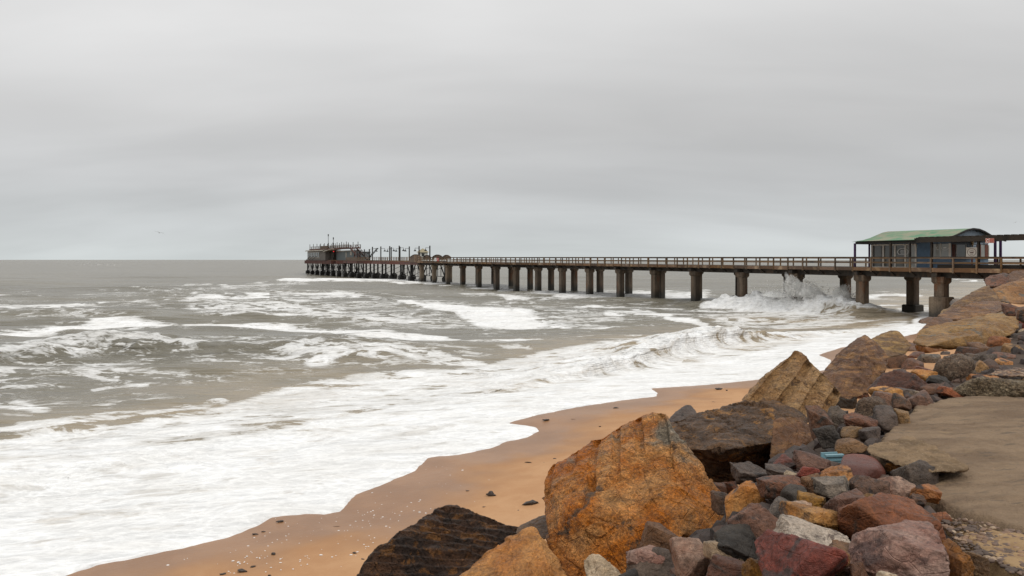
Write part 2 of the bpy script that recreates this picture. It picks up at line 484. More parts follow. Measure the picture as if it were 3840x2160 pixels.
shore_in = [(x, y) for x, y in shore_px]
out_lim = [(3440, 1205), (3300, 1214), (3100, 1236), (2950, 1252), (2840, 1262), (2760, 1235), (2680, 1196), (2600, 1212), (2500, 1245), (2400, 1262),
           (2300, 1285), (2150, 1300), (2000, 1325), (1850, 1350), (1700, 1372), (1500, 1385), (1300, 1398), (1150, 1412), (980, 1440), (900, 1470),
           (780, 1500), (600, 1520), (420, 1548), (200, 1570), (0, 1598), (-300, 1630), (-700, 1700)]
patch(out_lim + [(-900, 2700), (0, 2400)] + [(x, y + 60) for x, y in shore_px], .70, 36)
inner = [(3440, 1222), (3200, 1250), (2950, 1275), (2800, 1300), (2600, 1325), (2480, 1345), (2300, 1385), (2100, 1420), (1900, 1450), (1700, 1475), (1450, 1500),
         (1200, 1545), (1000, 1575), (800, 1605), (560, 1625), (350, 1660), (100, 1690), (-300, 1730), (-800, 1800)]
patch(inner + [(-900, 2700), (0, 2400)] + [(x, y + 60) for x, y in shore_px], 1.02, 60)
# older foam sheet lying on the swash, thinner inside the bays
thin = [(2500, 1400), (2700, 1392), (2900, 1380), (3000, 1372), (2900, 1410), (2700, 1425), (2520, 1430)]
streak([(-60, 1260, 13), (0, 1256, 15), (150, 1240, 17), (300, 1226, 14), (420, 1208, 15), (520, 1216, 15), (680, 1222, 14), (800, 1212, 12), (900, 1224, 12),
        (1000, 1222, 15), (1120, 1226, 15), (1200, 1230, 16), (1300, 1236, 19), (1420, 1250, 20), (1560, 1268, 14), (1700, 1276, 7)], 1.2)
streak([(380, 1137, 4), (560, 1131, 8), (700, 1122, 8), (850, 1117, 6), (1000, 1114, 3)], 1.05)
streak([(680, 1140, 8), (820, 1150, 14), (950, 1150, 14), (1100, 1158, 14), (1290, 1166, 10)], .62)
streak([(990, 1058, 3), (1150, 1052, 4), (1300, 1050, 5), (1500, 1056, 7), (1700, 1064, 6), (1840, 1074, 3)], 1.0)
streak([(700, 1066, 3), (860, 1076, 7), (1000, 1074, 8), (1150, 1068, 5)], .62)
streak([(1060, 1112, 2), (1200, 1106, 4), (1400, 1102, 4)], .7)
streak([(1870, 1078, 3), (1980, 1090, 8), (2120, 1102, 10), (2300, 1106, 12), (2450, 1104, 12), (2620, 1108, 10)], .78)
streak([(2250, 1092, 8), (2450, 1096, 8), (2650, 1100, 6)], .62)
streak([(1500, 1134, 3), (1600, 1147, 9), (1750, 1164, 13), (1850, 1184, 22), (1935, 1190, 26), (1985, 1200, 16)], 1.15)
streak([(1960, 1205, 9), (2050, 1216, 7), (2160, 1222, 5), (2270, 1227, 4)], .85)
streak([(1330, 1186, 5), (1500, 1190, 9), (1650, 1202, 9)], .6)
streak([(90, 1154, 3), (220, 1151, 3)], .8)
streak([(2040, 1153, 2), (2200, 1146, 3), (2340, 1150, 2)], .7)
streak([(2280, 1172, 5), (2400, 1172, 9), (2500, 1178, 7)], .72)
streak([(2500, 1189, 3), (2600, 1198, 5), (2690, 1212, 5)], .95)
streak([(1170, 1370, 10), (1300, 1345, 20), (1480, 1336, 22), (1650, 1350, 16), (1800, 1366, 10)], .74)
streak([(1500, 1300, 4), (1700, 1290, 6), (1900, 1296, 8), (2100, 1286, 6)], .6)
streak([(350, 1448, 4), (470, 1436, 6), (550, 1430, 4)], .8)
streak([(150, 1395, 10), (300, 1402, 16), (420, 1415, 12)], .5)
streak([(560, 1402, 10), (700, 1392, 8)], .45)
streak([(-80, 1500, 14), (40, 1488, 22), (150, 1510, 14)], .66)
streak([(150, 1300, 6), (260, 1306, 6)], .45)
streak([(300, 993, 1.2), (450, 992, 1.2)], .5)
patch([(2580, 1165), (3000, 1150), (3300, 1190), (3420, 1200), (3100, 1232), (2850, 1230), (2600, 1200)], .50, 22)
patch([(1000, 1130), (1600, 1100), (2200, 1130), (2500, 1190), (2200, 1240), (1500, 1240), (1100, 1200)], .43, 40)
patch([(300, 1080), (1100, 1060), (1300, 1170), (500, 1170)], .40, 30)
patch([(-200, 1260), (1600, 1280), (2000, 1330), (800, 1480), (-200, 1600)], .36, 30)
streak([(3250, 1112, 6), (3330, 1104, 9), (3430, 1110, 8)], .95)
streak([(3580, 1046, 2), (3700, 1056, 3), (3900, 1066, 3)], .9)
streak([(3380, 1160, 6), (3560, 1168, 8)], .7)
streak([(3470, 1150, 5), (3480, 1190, 12)], .62)
# foam of the breaking crests
q1 = np.where(s1 > -1.2, smooth(4.2, 2.2, s1) * smooth(-2.2, -.4, s1), smooth(-2.6, -1.0, s1)) * smooth(.5, 1.1, h1)
leftpart = smooth(3095, 3010, PX[m1] + 60 * noise2(X[m1] * .4, Y[m1] * .4, 51))
dens[m1] = np.maximum(dens[m1], np.maximum(1.05 * q1 * leftpart, .85 * smooth(.75, .98, p1) * smooth(.5, 1.1, h1)))
face[m1] = np.maximum(face[m1], smooth(2.6, .6, np.abs(s1 - .4)) * (1 - leftpart))
q2 = np.maximum(smooth(.45, .95, p2), smooth(-6, -1, s2) * .6) * smooth(.12, .35, h2)
dens[m2] = np.maximum(dens[m2], .9 * q2)
dens[m3] = np.maximum(dens[m3], .5 * smooth(.85, 1, p3) * smooth(.2, .45, h3))
dens[m4] = np.maximum(dens[m4], .62 * smooth(.5, 1, p4) * smooth(.06, .12, h4))
big = fbm2(X * .055, Y * .09, 4, 61)
dens = dens * (1 + .20 * big)
dens = np.maximum(dens, (.30 + .20 * big) * smooth(260, 90, Y) * smooth(2, 8, dsea))
# broken foam lines drifting between the breakers
ln1 = 1 - np.abs(noise2(X / 26 + .3 * noise2(X / 9, Y / 9, 64), Y / 7.0, 62)) * 3.2
ln2 = 1 - np.abs(noise2(X / 9 + .4 * noise2(X / 4, Y / 4, 65), Y / 3.2, 66)) * 3.0
patchy = smooth(-.15, .45, fbm2(X / 38, Y / 22, 3, 67))
lines = (.62 * np.clip(ln1, 0, 1) + .30 * np.clip(ln2, 0, 1)) * patchy * smooth(190, 110, Y) * smooth(3, 10, dsea)
dens = np.maximum(dens, np.minimum(lines, .66))
# brown churned water showing through the nearshore foam
silt = smooth(26, 6, dsea) * (.5 + .5 * smooth(-.3, .4, fbm2(X * .12, Y * .22, 4, 71)))
silt[m2] = np.maximum(silt[m2], smooth(.25, .6, p2) * (s2 > 0))
holes = smooth(.20, .52, fbm2(X * .10, Y * .17, 5, 73)) * smooth(3.5, 8, dsea) * smooth(48, 30, dsea)
dens = dens - .30 * holes * (dens > .7)
dens[m2] = dens[m2] - .2 * smooth(.15, .5, noise2(X[m2] * .45, Y[m2] * .45, 77)) * (s2 > -.1) * (s2 < 1.2) * smooth(.35, .7, h2)
film_z = smooth(.80, .98, dens)
dens = dens - film_z * (.03 + .25 * smooth(-.35, .5, fbm2(X * .55, Y * .8, 5, 83)))
# swash: always a clean thick white rim
dens = np.maximum(dens, 1.05 * smooth(2.2, .9, dsea + .8 * noise2(X * .25, Y * .25, 81)))

fluff = smooth(.6, 1.0, dens) * np.clip(1.2 / (1 + dz * 2), 0, 1)
H += fluff * (.05 * fbm2(X * 1.4, Y * 1.8, 4, 91) + .03) * smooth(1.0, 6, dsea)
H[m1] += smooth(.6, 1, dens[m1]) * p1 * (.30 * fbm2(X[m1] * .8, Y[m1] * .8, 3, 93))
H[m2] += p2 * smooth(.3, .8, h2) * .20 * fbm2(X[m2] * 1.1, Y[m2] * 1.1, 4, 95)
hb = EDGE_Z - .055 * dsea
edge = -.09 + .125 * smooth(-.25, .20, dsea) + .03 * smooth(.2, 1.5, dsea)
film = np.where(dsea < 0, EDGE_Z + .085 * np.minimum(-dsea, 5.5), hb) + edge + .012 * fbm2(X * .9, Y * .9, 3, 97) * smooth(.3, 2, dsea)
sea_h = np.where(film > H, film, H)
k = smooth(-.12, .12, film - H)
sea_h = film * k + H * (1 - k)
V = np.stack([X + DX, Y + DY, sea_h], -1).reshape(-1, 3)
nr, nc = X.shape
idx = np.arange(nr * nc).reshape(nr, nc)
ok = (dsea > -.7)
okq = (ok[:-1, :-1] | ok[1:, 1:] | ok[:-1, 1:] | ok[1:, :-1])
q = np.stack([idx[:-1, :-1], idx[:-1, 1:], idx[1:, 1:], idx[1:, :-1]], -1)[okq]
used = np.unique(q); remap = np.zeros(nr * nc, np.int64); remap[used] = np.arange(len(used))
me = np_mesh('sea', V[used], remap[q])
set_attr(me, 'foam', np.clip(dens, 0, 1.2).ravel()[used])
set_attr(me, 'silt', np.clip(silt, 0, 1).ravel()[used])
set_attr(me, 'film', np.clip(film_z, 0, 1).ravel()[used])

t = NT('sea_water_and_foam')
p = t.pos()
foam = t.node('ShaderNodeAttribute', attribute_name='foam').outputs['Fac']
silt_n = t.node('ShaderNodeAttribute', attribute_name='silt').outputs['Fac']
pf = t.mapped(p, (.55, 1, .6))
warp = t.node('ShaderNodeVectorMath', {0: pf, 1: t.node('ShaderNodeVectorMath', {0: t.node('ShaderNodeTexNoise', {'Vector': pf, 'Scale': .5, 'Detail': 3.0}).outputs['Color'], 'Scale': 1.8}, operation='SCALE').outputs[0]}, operation='ADD').outputs[0]
lace1 = t.math('ABSOLUTE', t.math('SUBTRACT', t.noise(warp, .55, 5, .62), .5))
lace2 = t.math('ABSOLUTE', t.math('SUBTRACT', t.noise(warp, 1.9, 4, .6), .5))
lace = t.math('ADD', t.math('MULTIPLY', lace1, 2.6), t.math('MULTIPLY', lace2, 1.8))
blot = t.noise(warp, 1.1, 6, .7)
thr = t.math('ADD', t.math('MULTIPLY', t.rng(lace, 0, 1.0, 0, 1, False), .55), t.math('MULTIPLY', t.rng(blot, .75, .25, 0, 1, False), .60))
film_n = t.node('ShaderNodeAttribute', attribute_name='film').outputs['Fac']
fm = t.rng(t.math('SUBTRACT', foam, thr), -.04, .13)
fm = t.math('MAXIMUM', fm, t.math('MULTIPLY', film_n, .97))
deep = t.mix(t.rng(t.noise(t.mapped(p, (.02, .05, .02)), 1, 4), .35, .65), (.152, .139, .107), (.188, .171, .132))
wcol = t.mix(silt_n, deep, (.36, .29, .20))
fcol = t.mix(t.rng(t.noise(t.mapped(p, (.35, .6, .5)), 1.0, 5, .6, .5), .38, .64), (.85, .85, .845), (.78, .772, .755))
fcol = t.mix(t.rng(t.math('SUBTRACT', foam, thr), .12, .40), t.mix(.30, fcol, wcol), fcol)
cell = t.node('ShaderNodeTexVoronoi', {'Vector': t.mapped(warp, (1, 1, .3)), 'Scale': 2.4}, feature='DISTANCE_TO_EDGE').outputs['Distance']
cell2 = t.node('ShaderNodeTexVoronoi', {'Vector': t.mapped(warp, (1, 1, .3)), 'Scale': 6.5}, feature='DISTANCE_TO_EDGE').outputs['Distance']
lacev = t.math('MULTIPLY', t.rng(cell, .02, .22, 1.05, .95), t.rng(cell2, .02, .2, 1.04, .96))
lacev = t.math('MULTIPLY', lacev, t.rng(t.noise(p, 7, 4, .7), .3, .7, .95, 1.05, False))
fcol = t.node('ShaderNodeHueSaturation', {'Color': fcol, 'Value': lacev}).outputs[0]
col = t.mix(fm, wcol, fcol)
rip = t.math('ADD', t.noise(t.mapped(p, (.55, 1, 1)), 1.6, 4, .6), t.math('MULTIPLY', t.noise(t.mapped(p, (.6, 1, 1)), 6.5, 3, .6), .3))
rip2 = t.noise(t.mapped(p, (.10, .24, 1)), 1.0, 4, .6)
hh = t.math('ADD', t.math('MULTIPLY', rip, .16), t.math('MULTIPLY', rip2, .9))
hh = t.math('ADD', hh, t.math('MULTIPLY', t.noise(t.mapped(p, (.03, .085, 1)), 1.0, 5, .65), 2.2))
hf = t.math('MULTIPLY', t.noise(p, 5, 5, .65), .05)
hmix = t.math('ADD', t.math('MULTIPLY', hh, 1.0), t.math('MULTIPLY', t.math('SUBTRACT', hf, .025), fm))
hmix = t.math('ADD', hmix, t.math('MULTIPLY', fm, .006))
nrm = t.bump(hmix, .8, 1.0)
sea_m = t.done(col, t.rng(fm, 0, 1, .27, .85), nrm, .42, IOR=1.33)
link('sea', me, sea_m, kind='structure')

# foam flecks left on the wet sand
rs = np.random.RandomState(3)
vs_, fs_ = [], []
spots = []
for (cx, cy, sx, sy, n) in ((1180, 2010, 260, 60, 90), (1480, 1890, 160, 60, 60), (930, 2090, 160, 40, 60), (1350, 1960, 200, 70, 45), (1650, 1790, 130, 40, 30), (1100, 2100, 300, 40, 25)):
    for i in range(int(n * .6)):
        spots.append((rs.normal(cx, sx * .7), rs.normal(cy, sy * .7)))
for (sx_, sy_) in spots:
    if sy_ < 1500: continue
    P0 = UZ(sx_, sy_, .45)
    d0 = float(shore_d(np.array([P0[0]]), np.array([P0[1]]))[0])
    if d0 > -.08 or d0 < -4.5: continue
    zg = float(ground(np.array([P0[0]]), np.array([P0[1]]))[0]) + .004
    r0 = rs.uniform(.005, .014) * (1.6 if rs.rand() < .12 else 1)
    n = 7; base = len(vs_)
    st = rs.uniform(1, 2.0); an = rs.uniform(-.3, .3)
    for k in range(n):
        aa = 2 * math.pi * k / n; rr = r0 * rs.uniform(.7, 1.2)
        x_, y_ = math.cos(aa) * rr * st, math.sin(aa) * rr
        vs_.append((P0[0] + x_ * math.cos(an) - y_ * math.sin(an), P0[1] + x_ * math.sin(an) + y_ * math.cos(an), zg - .003))
    vs_.append((P0[0], P0[1], zg + r0 * .45))
    for k in range(n): fs_.append((base + k, base + (k + 1) % n, base + n))
t = NT('foam_fleck'); fleck_m = t.done((.78, .76, .73), .8)
link('foam_flecks', py_mesh('foam_flecks', vs_, fs_, True), fleck_m, kind='stuff', label='white foam flecks scattered on the wet sand', cat='foam')

# spray thrown up where the wave hits the pier columns
def spray(name, label, plumes, n, seed):
    rs = np.random.RandomState(seed)
    tv = np.array([(0, 0, 1), (.94, 0, -.33), (-.47, .82, -.33), (-.47, -.82, -.33)]); tf = np.array([(0, 1, 2), (0, 2, 3), (0, 3, 1), (1, 3, 2)])
    vv, ff = [], []
    for (px, py, dep, tx, ty, w0, w1, share) in plumes:
        B = U(px, py, dep); T = U(tx, ty, dep)
        for i in range(int(n * share)):
            u = rs.rand() ** 1.25
            w = w0 * (1 - u) + w1 * u
            c = B * (1 - u) + T * u + np.array([rs.normal(0, w), rs.normal(0, w * .8), rs.normal(0, w * .5)])
            c[2] += .25 * math.sin(c[0] * 5 + c[2] * 3)
            if c[2] < .2: continue
            s = rs.uniform(.012, .05) * (1 + .8 * (1 - u))
            q_ = rs.normal(size=3); q_ /= np.linalg.norm(q_)
            R = np.array(Matrix.Rotation(rs.uniform(0, 6.3), 3, Vector(q_)))
            st = np.array([1, 1, rs.uniform(1, 2.2)])
            base = len(vv) * 4
            vv.append((tv * st * s) @ R.T + c); ff.append(tf + base)
    me_ = np_mesh(name, np.concatenate(vv), np.concatenate(ff))
    o_ = link(name, me_, spray_m, kind='stuff', label=label, cat='spray')
    # fine mist of each burst
    vo = bpy.data.meshes.new('tmp'); bm = bmesh.new(); bmesh.ops.create_icosphere(bm, subdivisions=5, radius=1.0)
    v0 = np.array([x.co[:] for x in bm.verts]); f0 = np.array([[w.index for w in x.verts] for x in bm.faces]); bm.free()
    for k_, (px, py, dep, tx, ty, w0, w1, share) in enumerate(plumes):
        B = U(px, py, dep); T = U(tx, ty, dep); hgt = (T[2] - B[2])
        u = v0[:, 2] * .5 + .5
        w = (w0 * (1 - u) + w1 * u) * 1.5
        V_ = np.stack([v0[:, 0] * w, v0[:, 1] * w, (v0[:, 2] * .62 + .42) * hgt], 1)
        V_[:, 0] += (T[0] - B[0]) * u
        n_ = fbm3(V_ * 1.6 + k_ * 7.7, 4)
        V_ = V_ * (1 + .75 * n_)[:, None]
        V_[:, 2] += .5 * np.abs(noise3(V_ * 4 + 3.3 * k_)) * u
        link('mist', np_mesh('mist', V_, f0), mist_m, o_, tuple(B))
    return o_
t = NT('sea_spray')
tr_ = t.node('ShaderNodeBsdfTranslucent', {0: (.97, .96, .94, 1)}); di_ = t.node('ShaderNodeBsdfDiffuse', {0: (.95, .94, .92, 1)})
mx_ = t.node('ShaderNodeMixShader', {0: .5, 1: di_.outputs[0], 2: tr_.outputs[0]})
mx2_ = t.node('ShaderNodeMixShader', {0: .4, 1: mx_.outputs[0], 2: t.node('ShaderNodeBsdfTransparent').outputs[0]})
t.l.new(mx2_.outputs[0], t.out.inputs[0]); spray_m = t.m
t = NT('sea_mist'); t.n.remove(t.b)
pv = t.node('ShaderNodeVolumePrincipled', {'Color': (.98, .98, .97, 1), 'Density': 1.4, 'Anisotropy': .2})
t.l.new(pv.outputs[0], t.out.inputs['Volume']); mist_m = t.m
spray('sea_spray', 'white spray bursting up against the pier columns', [
    (2985, 1100, 86.5, 2958, 1042, .7, .16, .28), (3010, 1105, 86, 2985, 1052, .9, .35, .22), (3050, 1110, 85, 3030, 1075, 1.0, .5, .14),
    (3150, 1118, 82.5, 3166, 1082, .8, .3, .12), (2920, 1112, 89, 2905, 1098, 1.4, .7, .06)], 7000, 5)
# ---------------------------------------------------------------- pier frame: t along the pier (seaward), q across it (away from the camera)
TA = 1490.0 / F
CA = 1 / math.sqrt(1 + TA * TA); SA = TA * CA
def W(t_, q_, h=0.0): return Vector((-SA * t_ + CA * q_, CA * t_ + SA * q_, h))
ROTZ = math.pi / 2 + math.atan(TA)
def t_at(px, q_): return F * q_ / (CA * CA * (px - 430.0)) - q_ * TA
def hz(t_): return .0025 * (t_ - 48)
rp = random.Random(11)

def wood(name, c1, c2, c3, rough=.75, along=(1, 1, 1)):
    t = NT(name)
    p = t.pos(); r = t.rand()
    g = t.noise(t.mapped(p, (1.2, 1.2, 9)), 2.2, 5, .65)
    st = t.noise(p, .9, 4, .6)
    col = t.mix(t.rng(g, .3, .7), c1, c2)
    col = t.mix(t.rng(st, .5, .68), col, c3)
    hs = t.node('ShaderNodeHueSaturation', {'Color': col, 'Value': t.rng(r, 0, 1, .62, 1.35, False), 'Saturation': t.rng(t.math('FRACT', t.math('MULTIPLY', r, 5.7)), 0, 1, .75, 1.15, False)})
    return t.done(hs.outputs[0], rough, t.bump(g, .4, .02), .3)
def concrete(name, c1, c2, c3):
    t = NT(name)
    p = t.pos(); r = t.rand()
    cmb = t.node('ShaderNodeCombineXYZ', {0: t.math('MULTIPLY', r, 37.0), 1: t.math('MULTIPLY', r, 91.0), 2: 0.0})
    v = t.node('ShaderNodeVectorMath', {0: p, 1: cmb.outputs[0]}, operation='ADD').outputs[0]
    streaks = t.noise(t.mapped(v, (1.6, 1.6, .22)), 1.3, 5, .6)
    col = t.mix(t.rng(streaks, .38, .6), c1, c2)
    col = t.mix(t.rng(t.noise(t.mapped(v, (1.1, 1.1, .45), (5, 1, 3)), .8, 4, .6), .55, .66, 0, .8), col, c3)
    # weed and wet below the splash line
    zc = t.node('ShaderNodeSeparateXYZ', {0: p}).outputs[2]
    wetz = t.rng(t.math('ADD', zc, t.math('MULTIPLY', t.noise(v, 1.5, 3), 1.2)), 2.3, .8)
    col = t.mix(wetz, col, (.035, .032, .026))
    nz = t.noise(v, 7, 5, .65)
    hs = t.node('ShaderNodeHueSaturation', {'Color': col, 'Value': t.rng(nz, .3, .7, .75, 1.2, False)})
    return t.done(hs.outputs[0], t.rng(wetz, 0, 1, .8, .45), t.bump(nz, .5, .04), .3)
def plain(name, c, rough=.7, var=.12, spec=.3, scale=3.0):
    t = NT(name); p = t.pos()
    n = t.noise(p, scale, 4, .6)
    hs = t.node('ShaderNodeHueSaturation', {'Color': (*c, 1), 'Value': t.rng(n, .3, .7, 1 - var, 1 + var, False)})
    return t.done(hs.outputs[0], rough, None, spec)
M_wood = wood('weathered_wood', (.20, .125, .065), (.135, .085, .048), (.075, .052, .036))
M_fascia = wood('stained_fascia', (.19, .105, .055), (.12, .07, .04), (.30, .20, .11))
M_dkwood = wood('dark_wood', (.05, .038, .028), (.035, .028, .022), (.02, .018, .015))
M_conc = concrete('stained_concrete', (.17, .125, .088), (.095, .073, .054), (.17, .078, .04))
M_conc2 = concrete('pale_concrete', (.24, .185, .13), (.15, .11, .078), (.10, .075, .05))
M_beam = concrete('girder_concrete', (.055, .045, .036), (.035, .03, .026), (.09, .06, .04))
M_red = wood('rusty_red_steel', (.155, .052, .036), (.105, .045, .034), (.06, .036, .03))
M_iron = plain('black_iron', (.022, .02, .018), .5)
M_purple = plain('purple_paint', (.055, .02, .075), .5)

CUBE = {}
def cube_mesh(mat):
    if mat.name not in CUBE:
        v = [(x, y, z) for x in (-.5, .5) for y in (-.5, .5) for z in (-.5, .5)]
        f = [(0, 1, 3, 2), (4, 6, 7, 5), (0, 4, 5, 1), (2, 3, 7, 6), (0, 2, 6, 4), (1, 5, 7, 3)]
        me = py_mesh('beam_' + mat.name, v, f); me.materials.append(mat)
        CUBE[mat.name] = me
    return CUBE[mat.name]
class Thing:
    """an Empty in the pier's frame; parts are placed with (t, q, h) of the pier"""
    def __init__(s, name, label, cat, t0, q0, h0=0.0, group=None):
        s.t0, s.q0, s.h0 = t0, q0, h0
        s.o = bpy.data.objects.new(name, None); COL.objects.link(s.o)
        s.o.location = W(t0, q0, h0); s.o.rotation_euler = (0, 0, ROTZ); s.o.empty_display_size = .3
        tag(s.o, label, cat, group)
    def loc(s, t_, q_, h): return Vector((t_ - s.t0, -(q_ - s.q0), h - s.h0))
    def _off(s, parent):
        off = Vector((0, 0, 0)); p_ = parent
        while p_ is not None and p_ is not s.o:
            off += p_.location; p_ = p_.parent
        return off
    def box(s, name, mat, t_, q_, h, st, sq, sh, parent=None, rot=None):
        parent = parent or s.o
        o = bpy.data.objects.new(name, cube_mesh(mat)); COL.objects.link(o)
        o.parent = parent; o.location = s.loc(t_, q_, h) - s._off(parent); o.scale = (st, sq, sh)
        if parent.scale != Vector((1, 1, 1)): o.matrix_parent_inverse = Matrix.Diagonal((1 / parent.scale[0], 1 / parent.scale[1], 1 / parent.scale[2], 1))
        if rot: o.rotation_euler = rot
        return o
    def bar(s, name, mat, a, b, w, d=None, parent=None):
        parent = parent or s.o
        A = s.loc(*a); B = s.loc(*b); v = B - A
        o = bpy.data.objects.new(name, cube_mesh(mat)); COL.objects.link(o)
        o.parent = parent; o.location = (A + B) / 2 - s._off(parent)
        o.rotation_euler = v.to_track_quat('X', 'Z').to_euler(); o.scale = (v.length, w, d or w)
        return o
    def node(s, name, t_, q_, h):
        """an Empty part that holds pieces"""
        o = bpy.data.objects.new(name, None); COL.objects.link(o); o.parent = s.o; o.location = s.loc(t_, q_, h); o.empty_display_size = .2
        return o
    def mesh(s, name, mat, verts, faces, parent=None, smooth_shade=False):
        """verts given in (t, q, h)"""
        parent = parent or s.o
        c = np.mean(np.array(verts), 0)
        L0 = s.loc(*c)
        me = py_mesh(name, [s.loc(*v) - L0 for v in verts], faces, smooth_shade); me.materials.append(mat)
        o = bpy.data.objects.new(name, me); COL.objects.link(o); o.parent = parent; o.location = L0 - s._off(parent)
        return o
    def inst(s, name, me, t_, q_, h, parent=None, scale=(1, 1, 1)):
        parent = parent or s.o
        o = bpy.data.objects.new(name, me); COL.objects.link(o); o.parent = parent
        o.location = s.loc(t_, q_, h) - s._off(parent); o.scale = scale
        return o

def prism_mesh(name, mat, rings, n_cut=.28, smooth_shade=False):
    """stack of chamfered squares: rings = [(half_t, half_q, z)]"""
    v, f = [], []
    for (a_, b_, z) in rings:
        ca, cb = a_ * n_cut, b_ * n_cut
        v += [(a_, -b_ + cb, z), (a_, b_ - cb, z), (a_ - ca, b_, z), (-a_ + ca, b_, z), (-a_, b_ - cb, z), (-a_, -b_ + cb, z), (-a_ + ca, -b_, z), (a_ - ca, -b_, z)]
    n = 8
    for k in range(len(rings) - 1):
        for i in range(n):
            j = (i + 1) % n
            f.append((k * n + i, k * n + j, (k + 1) * n + j, (k + 1) * n + i))
    f.append(tuple(range(n - 1, -1, -1))); f.append(tuple(range((len(rings) - 1) * n, len(rings) * n)))
    me = py_mesh(name, v, f, smooth_shade); me.materials.append(mat)
    return me

QF, QB, SP, T0 = 65.8, 73.0, 8.5, 48.3
QRF, QRB = 64.75, 74.0
# ---------------------------------------------------------------- concrete pier
P = Thing('pier', 'long concrete pier on paired stained columns with timber railing', 'pier', T0, 69.4)
col_me = prism_mesh('column_shaft', M_conc, [(.49, .47, -2.5), (.475, .455, 3.45)], .22)
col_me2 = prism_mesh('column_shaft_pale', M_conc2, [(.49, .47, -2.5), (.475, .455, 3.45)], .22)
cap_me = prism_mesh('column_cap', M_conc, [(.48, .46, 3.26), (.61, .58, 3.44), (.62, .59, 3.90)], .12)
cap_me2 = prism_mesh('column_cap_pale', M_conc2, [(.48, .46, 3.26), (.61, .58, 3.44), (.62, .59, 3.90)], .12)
for k in range(-2, 17):
    for q_ in (QF, QB):
        t_ = T0 + SP * k
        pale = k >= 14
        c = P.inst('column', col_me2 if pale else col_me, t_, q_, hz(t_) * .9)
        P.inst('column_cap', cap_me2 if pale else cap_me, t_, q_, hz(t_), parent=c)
        if k == 0 and q_ == QF:
            b = P.inst('column_base', prism_mesh('column_base', M_conc2, [(.80, .76, -1.5), (.80, .76, 2.05), (.74, .70, 2.12)], .2), t_, q_, 0, parent=c)
            c['label'] = 'thickest column, on a tall block base beside the boulders'
        if k == 1 and q_ == QB:
            P.inst('column_base', prism_mesh('column_base_low', M_beam, [(.82, .78, -1.5), (.80, .76, .75), (.72, .68, .85)], .2), t_, q_, 0, parent=c)
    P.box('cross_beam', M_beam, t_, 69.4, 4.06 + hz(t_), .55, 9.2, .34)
ts, te = T0 - 2.4 * SP, T0 + 16 * SP + .8
for q_ in (QF, QB):
    for k in range(-2, 16):
        ta = T0 + SP * k
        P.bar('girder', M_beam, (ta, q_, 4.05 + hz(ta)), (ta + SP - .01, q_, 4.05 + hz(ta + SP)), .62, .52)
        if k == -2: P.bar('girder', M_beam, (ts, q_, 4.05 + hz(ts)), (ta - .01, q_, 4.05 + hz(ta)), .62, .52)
for k in range(-2, 16):
    ta = T0 + SP * k
    P.bar('deck', M_dkwood, (ta, 69.4, 4.50 + hz(ta)), (ta + SP - .01, 69.4, 4.50 + hz(ta + SP)), 9.1, .24)
P.bar('deck', M_dkwood, (ts, 69.4, 4.50 + hz(ts)), (T0 - 2 * SP - .01, 69.4, 4.50 + hz(T0 - 2 * SP)), 9.1, .24)
PS = SP / 4
n0, n1 = -9, 64
for name, q_, lab in (('near_railing', QRF, None), ('far_railing', QRB, None)):
    rail = P.node('railing', T0, q_, 4.6)
    sg = -1 if q_ == QRF else 1
    for j in range(n0, n1 + 1):
        t_ = T0 + .25 + PS * j + rp.uniform(-.04, .04)
        h = hz(t_)
        near = q_ == QRF
        P.box('post', M_wood, t_, q_ + sg * .02, (4.92 if near else 5.05) + h, .13, .12, 1.34 if near else 1.06, parent=rail, rot=(rp.uniform(-.012, .012), rp.uniform(-.012, .012), 0))
        if j < n1:
            ta, tb = T0 + .25 + PS * j, T0 + .25 + PS * (j + 1)
            jt = rp.uniform(-.012, .012)
            P.bar('top_rail', M_wood, (ta + .07, q_, 5.55 + hz(ta) + jt), (tb - .07, q_, 5.55 + hz(tb) + jt), .07, .14, parent=rail)
            P.bar('handrail', M_dkwood, (ta, q_, 5.645 + hz(ta)), (tb - .004, q_, 5.645 + hz(tb)), .20, .045, parent=rail)
            P.bar('mid_rail', M_wood, (ta + .07, q_, 5.12 + hz(ta) + jt), (tb - .07, q_, 5.12 + hz(tb) + jt), .06, .15, parent=rail)
            if near:
                P.bar('fascia_board', M_fascia, (ta + .066, q_ + .02, 4.50 + hz(ta) + jt), (tb - .066, q_ + .02, 4.50 + hz(tb) + jt), .06, .36 + rp.uniform(-.04, .02), parent=rail)
        if near:
            P.bar('bracket', M_dkwood, (t_, q_ + .05, 4.34 + h), (t_, q_ + .75, 3.92 + h), .09, .12, parent=rail)
P.o['label'] = 'long concrete pier on paired stained columns with timber railing'

